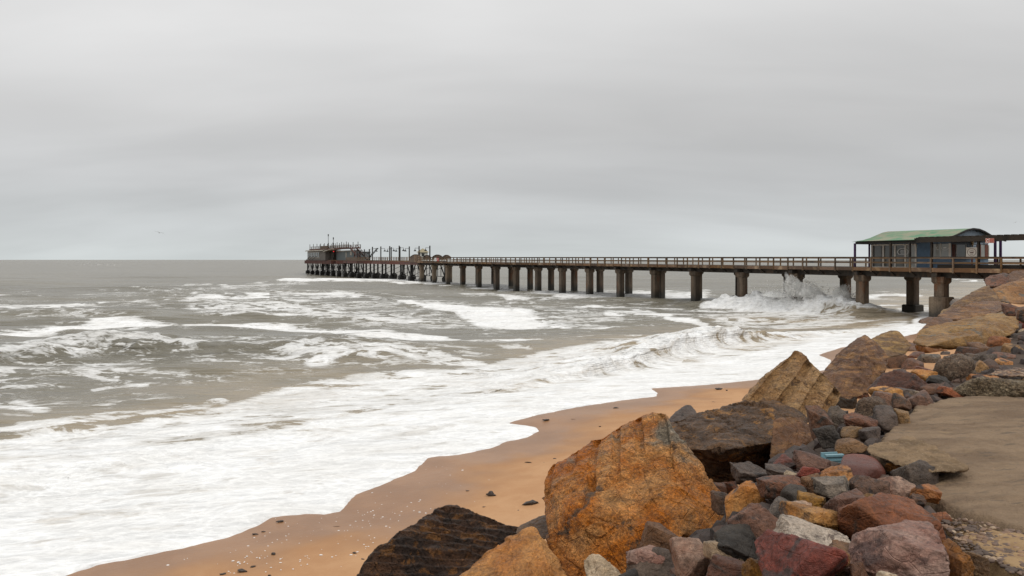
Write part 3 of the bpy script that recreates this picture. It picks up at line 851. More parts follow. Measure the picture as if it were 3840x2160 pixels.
# ---------------------------------------------------------------- steel jetty
SQF, SQB = 67.0, 73.0
S = Thing('steel_jetty', 'rust-red steel outer jetty on thin dark legs with block feet', 'jetty', 187, 70)
leg_me = prism_mesh('leg', M_iron, [(.21, .21, -2.5), (.2, .2, 4.0)], .1)
foot_me = prism_mesh('foot', M_iron, [(.5, .5, -1.2), (.78, .75, .3), (.78, .75, .8), (.35, .35, 1.25)], .25)
LT = 8.15
for k in range(0, 17):
    t_ = 187.4 + LT * k
    for q_ in (SQF, SQB):
        l = S.inst('leg', leg_me, t_, q_, hz(t_) * .7)
        S.inst('foot', foot_me, t_ - .2, q_, .12 + .1 * (k % 3), parent=l)
    S.box('cross_beam', M_red, t_, 70, 4.15 + hz(t_), .4, 7.0, .4)
    if k in (0, 1) or 9 <= k < 16:
        for q_ in (SQF, SQB):
            S.bar('brace', M_iron, (t_, q_, .9), (t_ + LT * .42, q_, 4.0 + hz(t_)), .22)
            S.bar('brace', M_iron, (t_ + LT, q_, .9), (t_ + LT * .58, q_, 4.0 + hz(t_)), .22)
            S.bar('brace', M_iron, (t_, q_, 1.25), (t_ + LT, q_, 1.25), .14)
            S.bar('brace', M_iron, (t_ + LT * .36, q_, 1.25), (t_ + LT * .36, q_, 3.9), .13)
            S.bar('brace', M_iron, (t_ + LT * .64, q_, 1.25), (t_ + LT * .64, q_, 3.9), .13)
    S.bar('cross_brace', M_iron, (t_, SQF, 1.2), (t_, SQB, 3.9), .09)
for k in range(0, 16):
    ta = 187.4 + LT * k; tb = ta + LT - .02
    deep = .95 if k < 9 else 1.2
    for q_ in (SQF - .55, SQB + .55):
        S.bar('girder', M_red, (ta, q_, 4.72 - deep / 2 + hz(ta)), (tb, q_, 4.72 - deep / 2 + hz(tb)), .22, deep)
    S.bar('deck', M_dkwood, (ta, 70, 4.66 + hz(ta)), (tb, 70, 4.66 + hz(tb)), 6.6, .16)
    S.bar('kerb_strip', M_fascia, (ta, SQF - .7, 4.66 + hz(ta)), (tb, SQF - .7, 4.66 + hz(tb)), .05, .14)
for q_ in (SQF - .55, SQB + .55):
    rail = S.node('railing', 187, q_, 4.7)
    for j in range(0, 29):
        t_ = 187.4 + j * LT / 4
        S.box('post', M_wood, t_, q_, 5.2 + hz(t_), .12, .12, 1.02, parent=rail)
        if j < 28:
            tb = t_ + LT / 4 - .02
            S.bar('top_rail', M_wood, (t_, q_, 5.66 + hz(t_)), (tb, q_, 5.66 + hz(tb)), .1, .12, parent=rail)
            S.bar('mid_rail', M_wood, (t_, q_, 5.22 + hz(t_)), (tb, q_, 5.22 + hz(tb)), .07, .11, parent=rail)

# arched plank screens at the joint of the two jetties
M_plank = wood('plank_screen', (.22, .15, .10), (.17, .115, .078), (.12, .08, .055))
M_arch = wood('arch_capping', (.10, .065, .045), (.075, .05, .036), (.05, .035, .028))
def arch_screen(label, t_a, t_b, q_, h0, hs_, hc):
    A_ = Thing('arched_screen', label, 'screen', (t_a + t_b) / 2, q_, h0, 'arched plank screens where the two jetties meet')
    n = 14; w = (t_b - t_a) / n
    top = lambda u: hs_ + (hc - hs_) * (1 - (2 * u - 1) ** 2)
    for i in range(n):
        u0, u1 = i / n, (i + 1) / n
        ta, tb = t_a + i * w + .01, t_a + (i + 1) * w - .01
        for_v = [(ta, q_ - .03, h0), (tb, q_ - .03, h0), (tb, q_ - .03, top(u1)), (ta, q_ - .03, top(u0)), (ta, q_ + .03, h0), (tb, q_ + .03, h0), (tb, q_ + .03, top(u1)), (ta, q_ + .03, top(u0))]
        A_.mesh('plank', M_plank, for_v, [(0, 1, 2, 3), (5, 4, 7, 6), (0, 4, 5, 1), (3, 2, 6, 7), (0, 3, 7, 4), (1, 5, 6, 2)])
    n2 = 14; v, f = [], []
    for i in range(n2 + 1):
        u = i / n2; tt = t_a + (t_b - t_a) * u; hh_ = top(u)
        v += [(tt, q_ - .12, hh_), (tt, q_ + .12, hh_), (tt, q_ + .12, hh_ + .14), (tt, q_ - .12, hh_ + .14)]
    for i in range(n2):
        b_ = i * 4
        for a0, a1 in ((0, 1), (1, 2), (2, 3), (3, 0)): f.append((b_ + a0, b_ + a1, b_ + 4 + a1, b_ + 4 + a0))
    f += [(0, 1, 2, 3), (n2 * 4 + 3, n2 * 4 + 2, n2 * 4 + 1, n2 * 4)]
    A_.mesh('arch_capping', M_arch, v, f)
    return A_
arch_screen('leftmost arched plank screen, in front of the small hut', 185.6, 194.0, 66.2, 4.75, 5.9, 6.6)
arch_screen('second arched plank screen from the left, right of the hut', 201.2, 207.2, 74.4, 5.6, 5.9, 6.55)
arch_screen('third arched plank screen from the left, above the notice boards', 193.1, 200.9, 74.6, 5.6, 5.9, 6.6)
arch_screen('rightmost and flattest arched plank screen on the pier', 188.0, 194.2, 74.8, 5.6, 5.8, 6.5)
# notice boards on the near railing
M_white = plain('white_board', (.72, .70, .67), .6, .06)
M_signred = plain('sign_red', (.50, .06, .045), .5, .08)
B = Thing('notice_board', 'white notice board with red panel on the pier railing below the arches', 'sign', 171.6, 64.6, 5.0)
B.box('board', M_white, 171.9, 64.62, 5.45, 1.35, .05, .75)
B.box('red_panel', M_signred, 170.45, 64.62, 5.45, 1.25, .05, .75)
B.bar('white_slash', M_white, (170.95, 64.58, 5.2), (170.0, 64.58, 5.7), .02, .14)

# little hut with a pyramid roof
M_hutroof = plain('hut_roof', (.30, .26, .17), .8, .1)
M_hutwall = plain('hut_wall', (.55, .55, .50), .7, .08)
M_glassdk = plain('dark_glass', (.03, .033, .033), .12, .05, .5)
HU = Thing('pyramid_hut', 'small hut with pale walls and a khaki pyramid roof', 'hut', 212.0, 76, 4.9)
r_ = 1.42
HU.mesh('roof', M_hutroof, [(212.0 - r_, 76 - r_, 7.42), (212.0 + r_, 76 - r_, 7.42), (212.0 + r_, 76 + r_, 7.42), (212.0 - r_, 76 + r_, 7.42), (212.0, 76, 8.55)], [(0, 1, 4), (1, 2, 4), (2, 3, 4), (3, 0, 4), (3, 2, 1, 0)])
HU.box('wall', M_hutwall, 212.0, 76, 6.15, 2.1, 2.1, 2.5)
HU.box('window', M_glassdk, 211.7, 74.93, 6.75, .8, .04, .85)
HU.box('window', M_glassdk, 210.93, 75.7, 6.75, .04, .8, .85)

# lamps along the steel jetty
def lamp(label, t_, q_, dirq, top=3.95):
    base = 4.72 + hz(t_)
    Lm = Thing('street_lamp', label, 'lamp', t_, q_, base, 'lamp posts along the steel jetty')
    Lm.box('pole', M_iron, t_, q_, base + top / 2, .26, .26, top)
    Lm.bar('arm', M_iron, (t_, q_, base + top - .55), (t_, q_ + dirq * 1.15, base + top - .55), .09)
    Lm.bar('hanger', M_iron, (t_, q_ + dirq * 1.15, base + top - .52), (t_, q_ + dirq * 1.15, base + top - .95), .07)
    n = 8; v, f = [], []
    for (rr, hh_) in ((.09, -.85), (.13, -1.05), (.36, -1.25), (.40, -1.36), (.16, -1.40)):
        for i in range(n): v.append((t_ + rr * math.cos(2 * math.pi * i / n), q_ + dirq * 1.15 + rr * math.sin(2 * math.pi * i / n), base + top + hh_))
    for k in range(4):
        for i in range(n):
            j = (i + 1) % n; f.append((k * n + i, k * n + j, (k + 1) * n + j, (k + 1) * n + i))
    f += [tuple(range(n)), tuple(range(5 * n - 1, 4 * n - 1, -1))]
    Lm.mesh('lamp_shade', M_iron, v, f, smooth_shade=True)
ordn = ['nearest to', 'second from', 'third from', 'fourth from', 'fifth from', 'farthest from']
for k, t_ in enumerate([203.7, 211.85, 220.0, 228.2, 236.6, 244.7]):
    lamp('black lamp post on the jetty\'s near rail, %s the pyramid hut' % ordn[k], t_, SQF - .45, 1, 3.95 if k < 4 else 3.3)
for k, t_ in enumerate([199.5, 207.8, 215.9, 224.1, 232.3]):
    lamp(['black lamp post just right of the pyramid hut roof', 'black lamp post just left of the pyramid hut roof', 'black lamp post on the far rail, second left of the hut',
          'black lamp post on the far rail, third left of the hut', 'black lamp post on the far rail, fourth left of the hut'][k], t_, SQB + .45, -1, 3.95)

# ---------------------------------------------------------------- restaurant at the pier head
M_rwall = wood('grey_boards', (.22, .20, .18), (.17, .155, .14), (.12, .105, .095))
M_rblue = plain('blue_grey_panel', (.15, .175, .18), .6)
M_roofgrey = plain('grey_roof', (.33, .30, .26), .7)
M_eave = plain('pale_eave', (.55, .50, .43), .7)
M_neon = NT('red_lamp'); M_neon.b.inputs['Emission Color'].default_value = (1, .02, .03, 1); M_neon.b.inputs['Emission Strength'].default_value = 1.5
M_neon = M_neon.done((.6, .02, .02), .4)
RS = Thing('restaurant', 'grey timber restaurant with roof terrace at the seaward end of the jetty', 'restaurant', 283, 71, 5.2)
D = 5.2
RS.box('platform', M_red, 292, 68.6, 4.55, 42, 7.6, 1.15)
RS.box('wall', M_rwall, 296.5, 68.2, D + 1.75, 29, 5.4, 3.5)
RS.box('wall', M_rblue, 268, 69.3, D + 1.65, 27.5, 2.6, 3.2)
RS.box('counter_wall', M_dkwood, 279.5, 67.6, D + 1.7, 5.5, 1.0, 3.0)
RS.box('wall', M_dkwood, 279.4, 67.0, D + .55, 5.4, .1, 1.0)
for i in range(7):
    t_ = 309.0 - i * 2.75
    w_ = RS.box('window', M_glassdk, t_, 65.46, D + 1.95, 1.9, .06, 1.75)
    RS.box('window_frame', M_eave, t_ + 1.1, 65.44, D + 1.95, .16, .08, 2.0, parent=w_)
RS.box('window_lintel', M_eave, 300.5, 65.42, D + 2.95, 20, .1, .16)
RS.box('window_sill', M_eave, 300.5, 65.42, D + .85, 20, .1, .14)
for i in range(3):
    t_ = 306 - i * 5
    RS.bar('prop', M_iron, (t_, 65.5, D + 1.5), (t_ + 1.6, 64.3, D + .1), .12)
RS.mesh('roof', M_roofgrey, [(312, 65.0, D + 3.5), (283, 65.0, D + 3.5), (283, 71, D + 3.7), (312, 71, D + 3.7), (312, 65.0, D + 3.7), (283, 65.0, D + 3.7), (283, 71, D + 3.78), (312, 71, D + 3.78)],
        [(0, 1, 2, 3), (7, 6, 5, 4), (0, 4, 5, 1), (1, 5, 6, 2), (2, 6, 7, 3), (3, 7, 4, 0)])
RS.mesh('gable_roof', M_eave, [(283.5, 65.0, D + 2.9), (272, 65.0, D + 3.75), (272, 69, D + 3.75), (283.5, 69, D + 3.4), (283.5, 65.0, D + 3.1), (272, 65.0, D + 3.9), (272, 69, D + 3.9), (283.5, 69, D + 3.6)],
        [(0, 1, 2, 3), (7, 6, 5, 4), (0, 4, 5, 1), (1, 5, 6, 2), (2, 6, 7, 3), (3, 7, 4, 0)])
RS.box('eave_board', M_eave, 298, 64.95, D + 3.45, 29, .1, .25)
RS.box('eave_board', M_eave, 267, 67.9, D + 3.05, 26, .12, .22)
RS.box('red_light', M_neon, 274.6, 66.6, D + 3.0, .45, .2, .22)
RS.box('door', M_eave, 263.3, 67.95, D + 1.7, 1.0, .06, 1.8)
RS.box('vent_grille', M_eave, 257.3, 67.95, D + 2.2, 1.9, .06, 1.1)
RS.box('terrace_deck', M_red, 283, 68.3, D + 3.95, 57, 4.2, .3)
for (qa, qb, kind) in ((66.4, 66.4, 'near'), (70.2, 70.2, 'far')):
    rail = RS.node('terrace_railing', 283, qa, D + 4.8)
    for i in range(20):
        t_ = 311 - i * 3.0
        tall = i % 2 == 0
        RS.box('post', M_dkwood, t_, qa, D + (5.0 if tall else 4.55), .16, .16, 2.0 if tall else 1.0, parent=rail)
        if i < 19:
            for hh_ in (4.2, 4.6, 5.0):
                RS.bar('rail', M_wood, (t_, qa, D + hh_), (t_ - 2.98, qa, D + hh_), .08, .13, parent=rail)
RS.box('screen_panel', M_plank, 287, 66.3, D + 4.6, 10, .08, .95)
# stairs down to the jetty
st = RS.node('stairs', 248, 67.5, D)
for q_ in (66.9, 69.0):
    RS.bar('stringer', M_red, (254.5, q_, D + 3.9), (241.5, q_, D + .1), .12, .55, parent=st)
    RS.bar('handrail', M_red, (254.5, q_, D + 5.0), (241.5, q_, D + 1.2), .1, .12, parent=st)
    for i in range(5):
        u = i / 4; t_ = 254.3 - 12.6 * u
        RS.box('baluster', M_red, t_, q_, D + 4.2 - 3.75 * u + .3, .12, .1, 1.1, parent=st)
for i in range(14):
    u = (i + .5) / 14
    RS.box('step', M_dkwood, 254.5 - 13 * u, 67.95, D + 3.9 - 3.8 * u, .5, 2.0, .08, parent=st)
RS.bar('post', M_red, (249, 66.9, D), (249, 66.9, D + 2.6), .3)
RS.box('plank_fence', M_plank, 247, 66.5, D + .5, 22, .08, .95)
def mast(label, t_, q_, h1):
    Mm = Thing('mast', label, 'mast', t_, q_, D + 4.0)
    Mm.box('pole', M_iron, t_, q_, (D + 4.0 + h1) / 2, .13, .13, h1 - D - 4.0)
    Mm.box('lower_pole', M_iron, t_, q_, D + 5.0, .3, .3, 2.0)
    Mm.box('lantern', M_iron, t_, q_, h1 - .2, .3, .3, .7)
mast('tallest thin mast on the restaurant terrace', t_at(1231, 68), 68, 14.3)
mast('shorter mast with two lanterns on the restaurant terrace', t_at(1250, 68), 68, 13.0)

SH = Thing('shed', 'small blue-grey shed with one dark window beside the stairs', 'shed', 256.5, 71.5, 5.15)
SH.box('wall', M_rblue, 256.5, 71.5, 6.45, 7.4, 3.0, 2.6)
SH.box('roof', M_dkwood, 256.5, 71.5, 7.83, 7.9, 3.5, .14)
SH.box('window', M_glassdk, 255.0, 69.97, 6.5, 2.4, .05, 1.5)
CR = Thing('crane', 'small dark lattice crane leaning over the jetty rail', 'crane', 243.4, 70.0, 5.15)
CR.box('mast', M_iron, 243.4, 70, 6.9, .3, .3, 3.5)
for dq in (-.18, .18): CR.bar('boom', M_iron, (243.4, 70 + dq, 6.0), (238.6, 71.2 + dq, 8.9), .13)
for i in range(5):
    u = (i + .5) / 5
    CR.bar('lattice', M_iron, (243.4 - 4.8 * u, 69.82 + 1.2 * u, 6 + 2.9 * u), (243.4 - 4.8 * (u + .1), 70.18 + 1.2 * u, 6 + 2.9 * (u + .1)), .07)
CR.bar('cable', M_iron, (243.4, 70, 8.6), (238.6, 71.2, 8.9), .05)
CR.bar('strut', M_iron, (243.4, 70, 5.2), (241.2, 70, 7.3), .12)

# ---------------------------------------------------------------- blue cafe with green vaulted roof
t = NT('green_roof'); p = t.pos()
n_ = t.noise(t.mapped(p, (.7, .7, 2)), 1.0, 5, .6, .4)
gcol = t.mix(t.rng(n_, .34, .60), (.10, .235, .135), (.255, .262, .18))
seam = t.node('ShaderNodeTexWave', {'Vector': t.mapped(p, (1, 1, 1), rot=(0, 0, -ROTZ)), 'Scale': 2.4, 'Distortion': .0}, wave_type='BANDS', bands_direction='X')
M_green = t.done(gcol, .7, t.bump(seam.outputs[1], .25, .03), .25)
M_blue = plain('blue_wall', (.12, .185, .27), .6, .15)
M_siding = plain('blue_siding', (.26, .31, .36), .5, .1)
M_sidedk = plain('blue_siding_low', (.15, .215, .29), .55, .12)
M_frame = plain('cream_frame', (.72, .66, .58), .6, .06)
M_brick = plain('red_brown_panel', (.16, .062, .045), .7, .15)
M_glass = NT('window_glass'); M_glass = M_glass.done((.13, .127, .118), .08, None, .6)  # base colour lightened to stand in for sky reflected in the panes
M_glass2 = NT('painted_reflection_glass'); M_glass2 = M_glass2.done((.34, .335, .31), .10, None, .6)  # brighter panes: more of the sky reflection painted into the base colour
M_soffit = plain('black_soffit', (.025, .022, .02), .8)
M_logo = plain('white_print', (.70, .68, .64), .6, .04)
M_ink = plain('brown_ink', (.16, .09, .08), .7, .04)
CQ0, CQ1, CT0, CT1 = 67.0, 72.05, 48.2, 56.9
K = Thing('cafe', 'blue pier cafe with vaulted green roof and glass sliding doors', 'cafe', 52.5, 69.5, 4.62)
DK = 4.64
prof = [(64.9, 1.80), (66.0, 1.93), (67.0, 2.16), (67.9, 2.45), (68.7, 2.70), (69.5, 2.83), (70.3, 2.78), (71.1, 2.58), (72.0, 2.24), (73.0, 1.98), (74.1, 1.80)]
tr = [47.85, 49.5, 51, 52.5, 54, 55.3, 55.9, 56.6, 57.3, 58.0, 58.8, 59.4]
t_r = t_at(3330, 69.5); t_tip = t_at(3190, 64.9)
tr = [47.85] + list(np.linspace(49, t_r, 5)) + list(np.linspace(t_r, t_tip, 8)[1:])
v, f = [], []
for tt in tr:
    g = 1.0 if tt <= t_r else max(0, 1 - (tt - t_r) / (t_tip - t_r))
    g = g ** .85
    for (qq, hh_) in prof: v.append((tt, qq, EYE + 1.80 + (hh_ - 1.80) * g))
nP = len(prof)
for i in range(len(tr) - 1):
    for j in range(nP - 1): f.append((i * nP + j, i * nP + j + 1, (i + 1) * nP + j + 1, (i + 1) * nP + j))
nv = len(v)
v += [(a_, b_, c_ - .06) for a_, b_, c_ in v]
f += [tuple(reversed([x + nv for x in q_])) for q_ in f]
roof = K.mesh('roof', M_green, v, f, smooth_shade=True)
# rim under the roof edge
rimv, rimf = [], []
for i, (qq, hh_) in enumerate(prof):
    rimv += [(47.80, qq, EYE + hh_ + .03), (47.80, qq, EYE + hh_ - .12), (47.93, qq, EYE + hh_ - .12), (47.93, qq, EYE + hh_ + .03)]
for i in range(nP - 1):
    b_ = i * 4
    for a0, a1 in ((0, 1), (1, 2), (2, 3), (3, 0)): rimf.append((b_ + a0, b_ + a1, b_ + 4 + a1, b_ + 4 + a0))
K.mesh('roof_edge', M_soffit, rimv, rimf, parent=roof)
K.bar('eave_beam', M_soffit, (57.0, 65.15, EYE + 1.62), (50.0, 65.15, EYE + 1.62), .14, .22)
K.bar('eave_beam', M_soffit, (56.95, 65.3, EYE + 1.62), (56.95, 66.9, EYE + 1.62), .14, .22)
K.box('ceiling', M_soffit, 52.45, 69.4, EYE + 1.72, 8.9, 8.6, .04)
# walls
K.box('wall', M_blue, (CT0 + CT1) / 2, CQ1 - .06, DK + 1.25, CT1 - CT0, .12, 2.5)
K.box('wall', M_blue, CT1 - .06, (CQ0 + CQ1) / 2, DK + 1.25, .12, CQ1 - CQ0 - .3, 2.5)
td = t_at(3437, CQ0)
K.box('wall', M_blue, (td + CT0) / 2, CQ0 + .07, DK + 1.25, td - CT0 - .02, .12, 2.5)
K.box('wall_header', M_blue, (CT1 + td) / 2, CQ0 + .07, DK + 2.36, CT1 - td, .12, .26)
K.box('interior_floor', M_dkwood, (CT0 + CT1) / 2, (CQ0 + CQ1) / 2, DK + .03, CT1 - CT0 - .3, CQ1 - CQ0 - .3, .03)
sd = K.node('sliding_door', (CT1 + td) / 2, CQ0, DK)
xs_ = [t_at(x_, CQ0) for x_ in (3270, 3313, 3357, 3396, 3435)]
for i in range(4):
    ta, tb = xs_[i], xs_[i + 1]
    K.box('pane', M_glass if i < 3 else M_glass2, (ta + tb) / 2, CQ0 + .02 + .03 * (i % 2), DK + 1.13, ta - tb - .04, .02, 2.1, parent=sd)
for tt in xs_: K.box('frame', M_frame, tt, CQ0 - .02, DK + 1.13, .17, .08, 2.2, parent=sd)
K.box('frame', M_frame, (xs_[0] + xs_[-1]) / 2, CQ0 - .025, DK + 2.19, xs_[0] - xs_[-1], .08, .12, parent=sd)
K.box('frame', M_frame, (xs_[0] + xs_[-1]) / 2, CQ0 - .025, DK + .05, xs_[0] - xs_[-1], .08, .10, parent=sd)
# interior shapes behind the glass
K.box('curtain', plain('dark_curtain', (.03, .028, .03), .9), t_at(3330, CQ0) , CQ0 + .5, DK + 1.1, .35, .1, 2.1)
K.box('table', M_frame, t_at(3300, CQ0), CQ0 + 1.0, DK + .72, .9, .7, .05)
# printed emblem on the last pane
def ring(T_, name, mat, tc, qc, hc, rt, rh, wd, a0=0, a1=2 * math.pi, n=20, parent=None, axis='t'):
    v, f = [], []
    for i in range(n + 1):
        a_ = a0 + (a1 - a0) * i / n
        for k_ in (1.0, 1.0 - wd):
            if axis == 't': v.append((tc + rt * k_ * math.cos(a_), qc, hc + rh * k_ * math.sin(a_)))
            else: v.append((tc, qc + rt * k_ * math.cos(a_), hc + rh * k_ * math.sin(a_)))
    for i in range(n): f.append((2 * i, 2 * i + 1, 2 * i + 3, 2 * i + 2))
    return T_.mesh(name, mat, v, f, parent=parent)
em_t, em_h = t_at(3386, CQ0), EYE + .74
ring(K, 'emblem', M_logo, em_t - .05, CQ0 - .075, em_h, .62, .36, .16, -.9, 3.9)
for hh_, ww in ((.12, .6), (.0, .75), (-.12, .6), (-.24, .8)): K.box('emblem', M_logo, em_t - .1, CQ0 - .075, em_h + hh_, ww, .006, .045)
# side window
wn_ = K.node('window', 49.2, CQ0, DK)
wa, wb, wc_ = t_at(3500, CQ0), t_at(3529, CQ0), t_at(3560, CQ0)
for ta, tb in ((wa, wb), (wb, wc_)): K.box('pane', M_glass2, (ta + tb) / 2, CQ0 - .02, DK + 1.62, ta - tb - .03, .02, 1.15, parent=wn_)
for tt in (wa, wb): K.box('frame', M_frame, tt, CQ0 - .03, DK + 1.62, .05, .05, 1.22, parent=wn_)
K.box('frame', M_frame, wc_ - .09, CQ0 - .035, DK + 1.62, .22, .06, 1.25, parent=wn_)
K.box('sill', M_frame, (wa + wc_) / 2, CQ0 - .05, DK + 1.0, wa - wc_ + .2, .12, .06, parent=wn_)
ring(K, 'emblem', M_logo, (wb + wc_) / 2, CQ0 - .045, DK + 1.82, .36, .2, .14, math.pi * .95, math.pi * 2.05)
K.box('emblem', M_logo, (wb + wc_) / 2, CQ0 - .045, DK + 1.84, .3, .006, .12)
ring(K, 'emblem', M_logo, wa - .2, CQ0 - .045, DK + 1.8, .16, .17, .3, 2.1, 4.2)
ring(K, 'emblem', M_logo, wb + .3, CQ0 - .045, DK + 1.8, .14, .17, .4, -2.2, 1.6)
# shore-end wall: corrugated siding, windows between red-brown panels
def siding(name, mat, qa, qb, ha, hb_, tq=CT0 - .02, parent=None, ribs=None):
    n = max(2, int((hb_ - ha) / .07)); v, f = [], []
    for i in range(n + 1):
        hh_ = ha + (hb_ - ha) * i / n
        dt = -.035 if i % 2 else 0
        v += [(tq + dt, qa, hh_), (tq + dt, qb, hh_)]
    for i in range(n): f.append((2 * i, 2 * i + 1, 2 * i + 3, 2 * i + 2))
    return K.mesh(name, mat, v, f, parent=parent)
K.box('wall', M_sidedk, CT0 + .06, (CQ0 + CQ1) / 2, DK + 1.25, .12, CQ1 - CQ0 - .02, 2.5)
siding('siding', M_sidedk, CQ0, CQ1, DK + .02, DK + .98)
siding('siding', M_siding, CQ0, CQ1, DK + 2.15, DK + 2.75)
gv = [(CT0 - .03, CQ0, DK + 2.78)]; 
n = 12
for i, (qq, hh_) in enumerate(prof):
    if CQ0 <= qq <= CQ1: gv.append((CT0 - .03, qq, EYE + hh_ - .05))
gv.append((CT0 - .03, CQ1, DK + 2.78))
K.mesh('gable', M_siding, gv, [tuple(range(len(gv)))])
for i in range(6):
    K.box('gable_rib', M_siding, CT0 - .06, 69.5, DK + 2.86 + i * .11, .04, 4.6 - i * .72, .05)
def qx(px):   # q on the shore-end wall for a pixel column
    u = (px - 1920) / F
    # X = -SA*t + CA*q ; Y = CA*t + SA*q ; X = uY
    return (u * CA * CT0 + SA * CT0) / (CA - u * SA)
qs = [qx(x_) for x_ in (3570, 3580, 3584, 3620, 3627, 3660, 3676, 3690, 3703)]
K.box('panel', M_brick, CT0 - .05, (qs[0] + qs[1]) / 2, DK + 1.56, .06, qs[1] - qs[0], 1.16)
w2 = K.node('window', CT0, qs[2], DK + 1)
K.box('pane', M_glass, CT0 - .045, (qs[2] + qs[3]) / 2, DK + 1.56, .03, qs[3] - qs[2], 1.12, parent=w2)
K.box('frame', M_frame, CT0 - .06, qs[3], DK + 1.56, .06, .09, 1.16, parent=w2)
K.box('frame', M_frame, CT0 - .06, qs[2], DK + 1.56, .06, .05, 1.16, parent=w2)
K.box('sill', M_frame, CT0 - .1, (qs[2] + qs[3]) / 2, DK + .99, .2, qs[3] - qs[2] + .2, .06, parent=w2)
siding('siding', M_siding, qs[4], qs[5], DK + 1.75, DK + 2.15)
K.box('panel', M_brick, CT0 - .05, (qs[5] + qs[6]) / 2, DK + 1.56, .06, qs[6] - qs[5], 1.16)
w3 = K.node('window', CT0, qs[6], DK + 1)
K.box('pane', M_glass2, CT0 - .045, (qs[6] + qs[7]) / 2, DK + 1.56, .03, qs[7] - qs[6], 1.12, parent=w3)
K.box('sill', M_frame, CT0 - .1, (qs[6] + qs[8]) / 2, DK + .99, .2, qs[8] - qs[6], .06, parent=w3)
K.box('panel', M_brick, CT0 - .05, (qs[7] + qs[8]) / 2, DK + 1.56, .06, qs[8] - qs[7] - .08, 1.16)
K.box('corner_post', M_frame, CT0 - .05, CQ1 + .02, DK + 1.5, .08, .1, 1.2)
# veranda posts on the rail line
for x_, m_ in ((3206, M_purple), (3340, M_dkwood), (3412, M_dkwood), (3494, M_dkwood)):
    tt = t_at(x_, 65.1)
    K.box('veranda_post', m_, tt, 65.1, (EYE + 1.6 + 4.55) / 2, .16, .16, EYE + 1.6 - 4.55)
K.box('veranda_post', M_purple, t_at(3260, 66.7), 66.7, (EYE + 1.6 + 4.62) / 2, .13, .13, EYE + 1.6 - 4.62)

# canopy over the shore end of the deck
CN = Thing('canopy', 'flat dark canopy on slim posts at the shore end of the pier', 'canopy', 40, 67, 4.6)
CN.box('roof', M_soffit, 38.0, 67.3, EYE + 1.93, 24.0, 5.2, .10)
CN.box('fascia', M_dkwood, 38.0, 64.75, EYE + 1.76, 24.0, .12, .44)
CN.box('fascia', M_dkwood, 50.2, 66.0, EYE + 1.83, .12, 2.4, .2)
for i in range(40):
    CN.box('roof_rib', M_dkwood, 49.6 - i * .6, 64.9, EYE + 2.01, .26, .5, .06)
for x_, q_, m_ in ((3670, 65.1, M_dkwood),): CN.box('post', m_, t_at(x_, q_), q_, (EYE + 1.9 + 4.6) / 2, .17, .17, EYE + 1.9 - 4.6)
for x_ in (3732, 3752): CN.box('post', M_purple, t_at(x_, 71.5), 71.5, (EYE + 1.95 + 4.6) / 2, .17, .17, EYE + 1.95 - 4.6)
CN.box('beam', M_dkwood, 38.0, 71.5, EYE + 1.86, 24, .14, .3)
# dark planter boards at the foot of the near rail
BX = Thing('timber_trough', 'dark timber trough behind the pier railing below the cafe signs', 'trough', 44.5, 65.2, 4.6)
BX.box('side', M_dkwood, 44.4, 65.02, 4.80, 7.4, .08, .36)
BX.box('side', M_dkwood, 44.4, 65.6, 4.80, 7.4, .08, .36)
BX.box('bottom', M_dkwood, 44.4, 65.3, 4.68, 7.3, .5, .06)

SG = Thing('sign_board', 'white square board with a round printed emblem by the cafe', 'sign', t_at(3645, 65.7), 65.7, 4.7)
tc = t_at(3645, 65.7)
SG.box('board', M_frame, tc, 65.7, EYE + .64, 1.02, .08, .82)
ring(SG, 'emblem_ring', M_ink, tc, 65.65, EYE + .64, .40, .34, .09)
SG.box('emblem_lettering', M_ink, tc, 65.652, EYE + .62, .34, .006, .09)
ring(SG, 'emblem_arc', M_ink, tc, 65.651, EYE + .60, .26, .20, .12, .5, 2.64)
SG.box('emblem_lettering', M_ink, tc, 65.652, EYE + .48, .26, .006, .035)
SG.box('leg', M_brick, tc, 65.7, (EYE + .24 + 4.62) / 2, .12, .06, EYE + .24 - 4.62)
M_cone = plain('waffle_cone', (.45, .31, .16), .7)
M_scoop1 = plain('pink_scoop', (.45, .10, .16), .6); M_scoop2 = plain('cream_scoop', (.66, .58, .44), .6); M_scoop3 = plain('pale_scoop', (.6, .62, .62), .6)
IC = Thing('ice_cream_sign', 'ice cream cone shaped sign hanging on the cafe end wall', 'sign', CT0 - .15, qx(3641), EYE + 1.2)
qc = qx(3641)
def scoop(name, mat, dq, dh, r):
    n = 10; v, f = [], []
    for k_, (rr, dt) in enumerate(((1.0, 0), (.75, -.08), (.3, -.11))):
        for i in range(n): v.append((CT0 - .14 + dt, qc + dq + r * rr * math.cos(2 * math.pi * i / n), EYE + 1.72 + dh + r * rr * math.sin(2 * math.pi * i / n)))
    for k_ in range(2):
        for i in range(n):
            j = (i + 1) % n; f.append((k_ * n + i, k_ * n + j, (k_ + 1) * n + j, (k_ + 1) * n + i))
    f.append(tuple(range(2 * n, 3 * n))); f.append(tuple(range(n - 1, -1, -1)))
    IC.mesh(name, mat, v, f, smooth_shade=True)
IC.mesh('cone', M_cone, [(CT0 - .2, qc - .17, EYE + 1.72), (CT0 - .2, qc + .17, EYE + 1.72), (CT0 - .2, qc, EYE + 1.14), (CT0 - .1, qc - .17, EYE + 1.72), (CT0 - .1, qc + .17, EYE + 1.72), (CT0 - .1, qc, EYE + 1.14)],
        [(0, 1, 2), (5, 4, 3), (0, 3, 4, 1), (1, 4, 5, 2), (2, 5, 3, 0)])
scoop('scoop', M_scoop1, -.13, .1, .13); scoop('scoop', M_scoop2, .02, .14, .14); scoop('scoop', M_scoop3, .15, .1, .11)
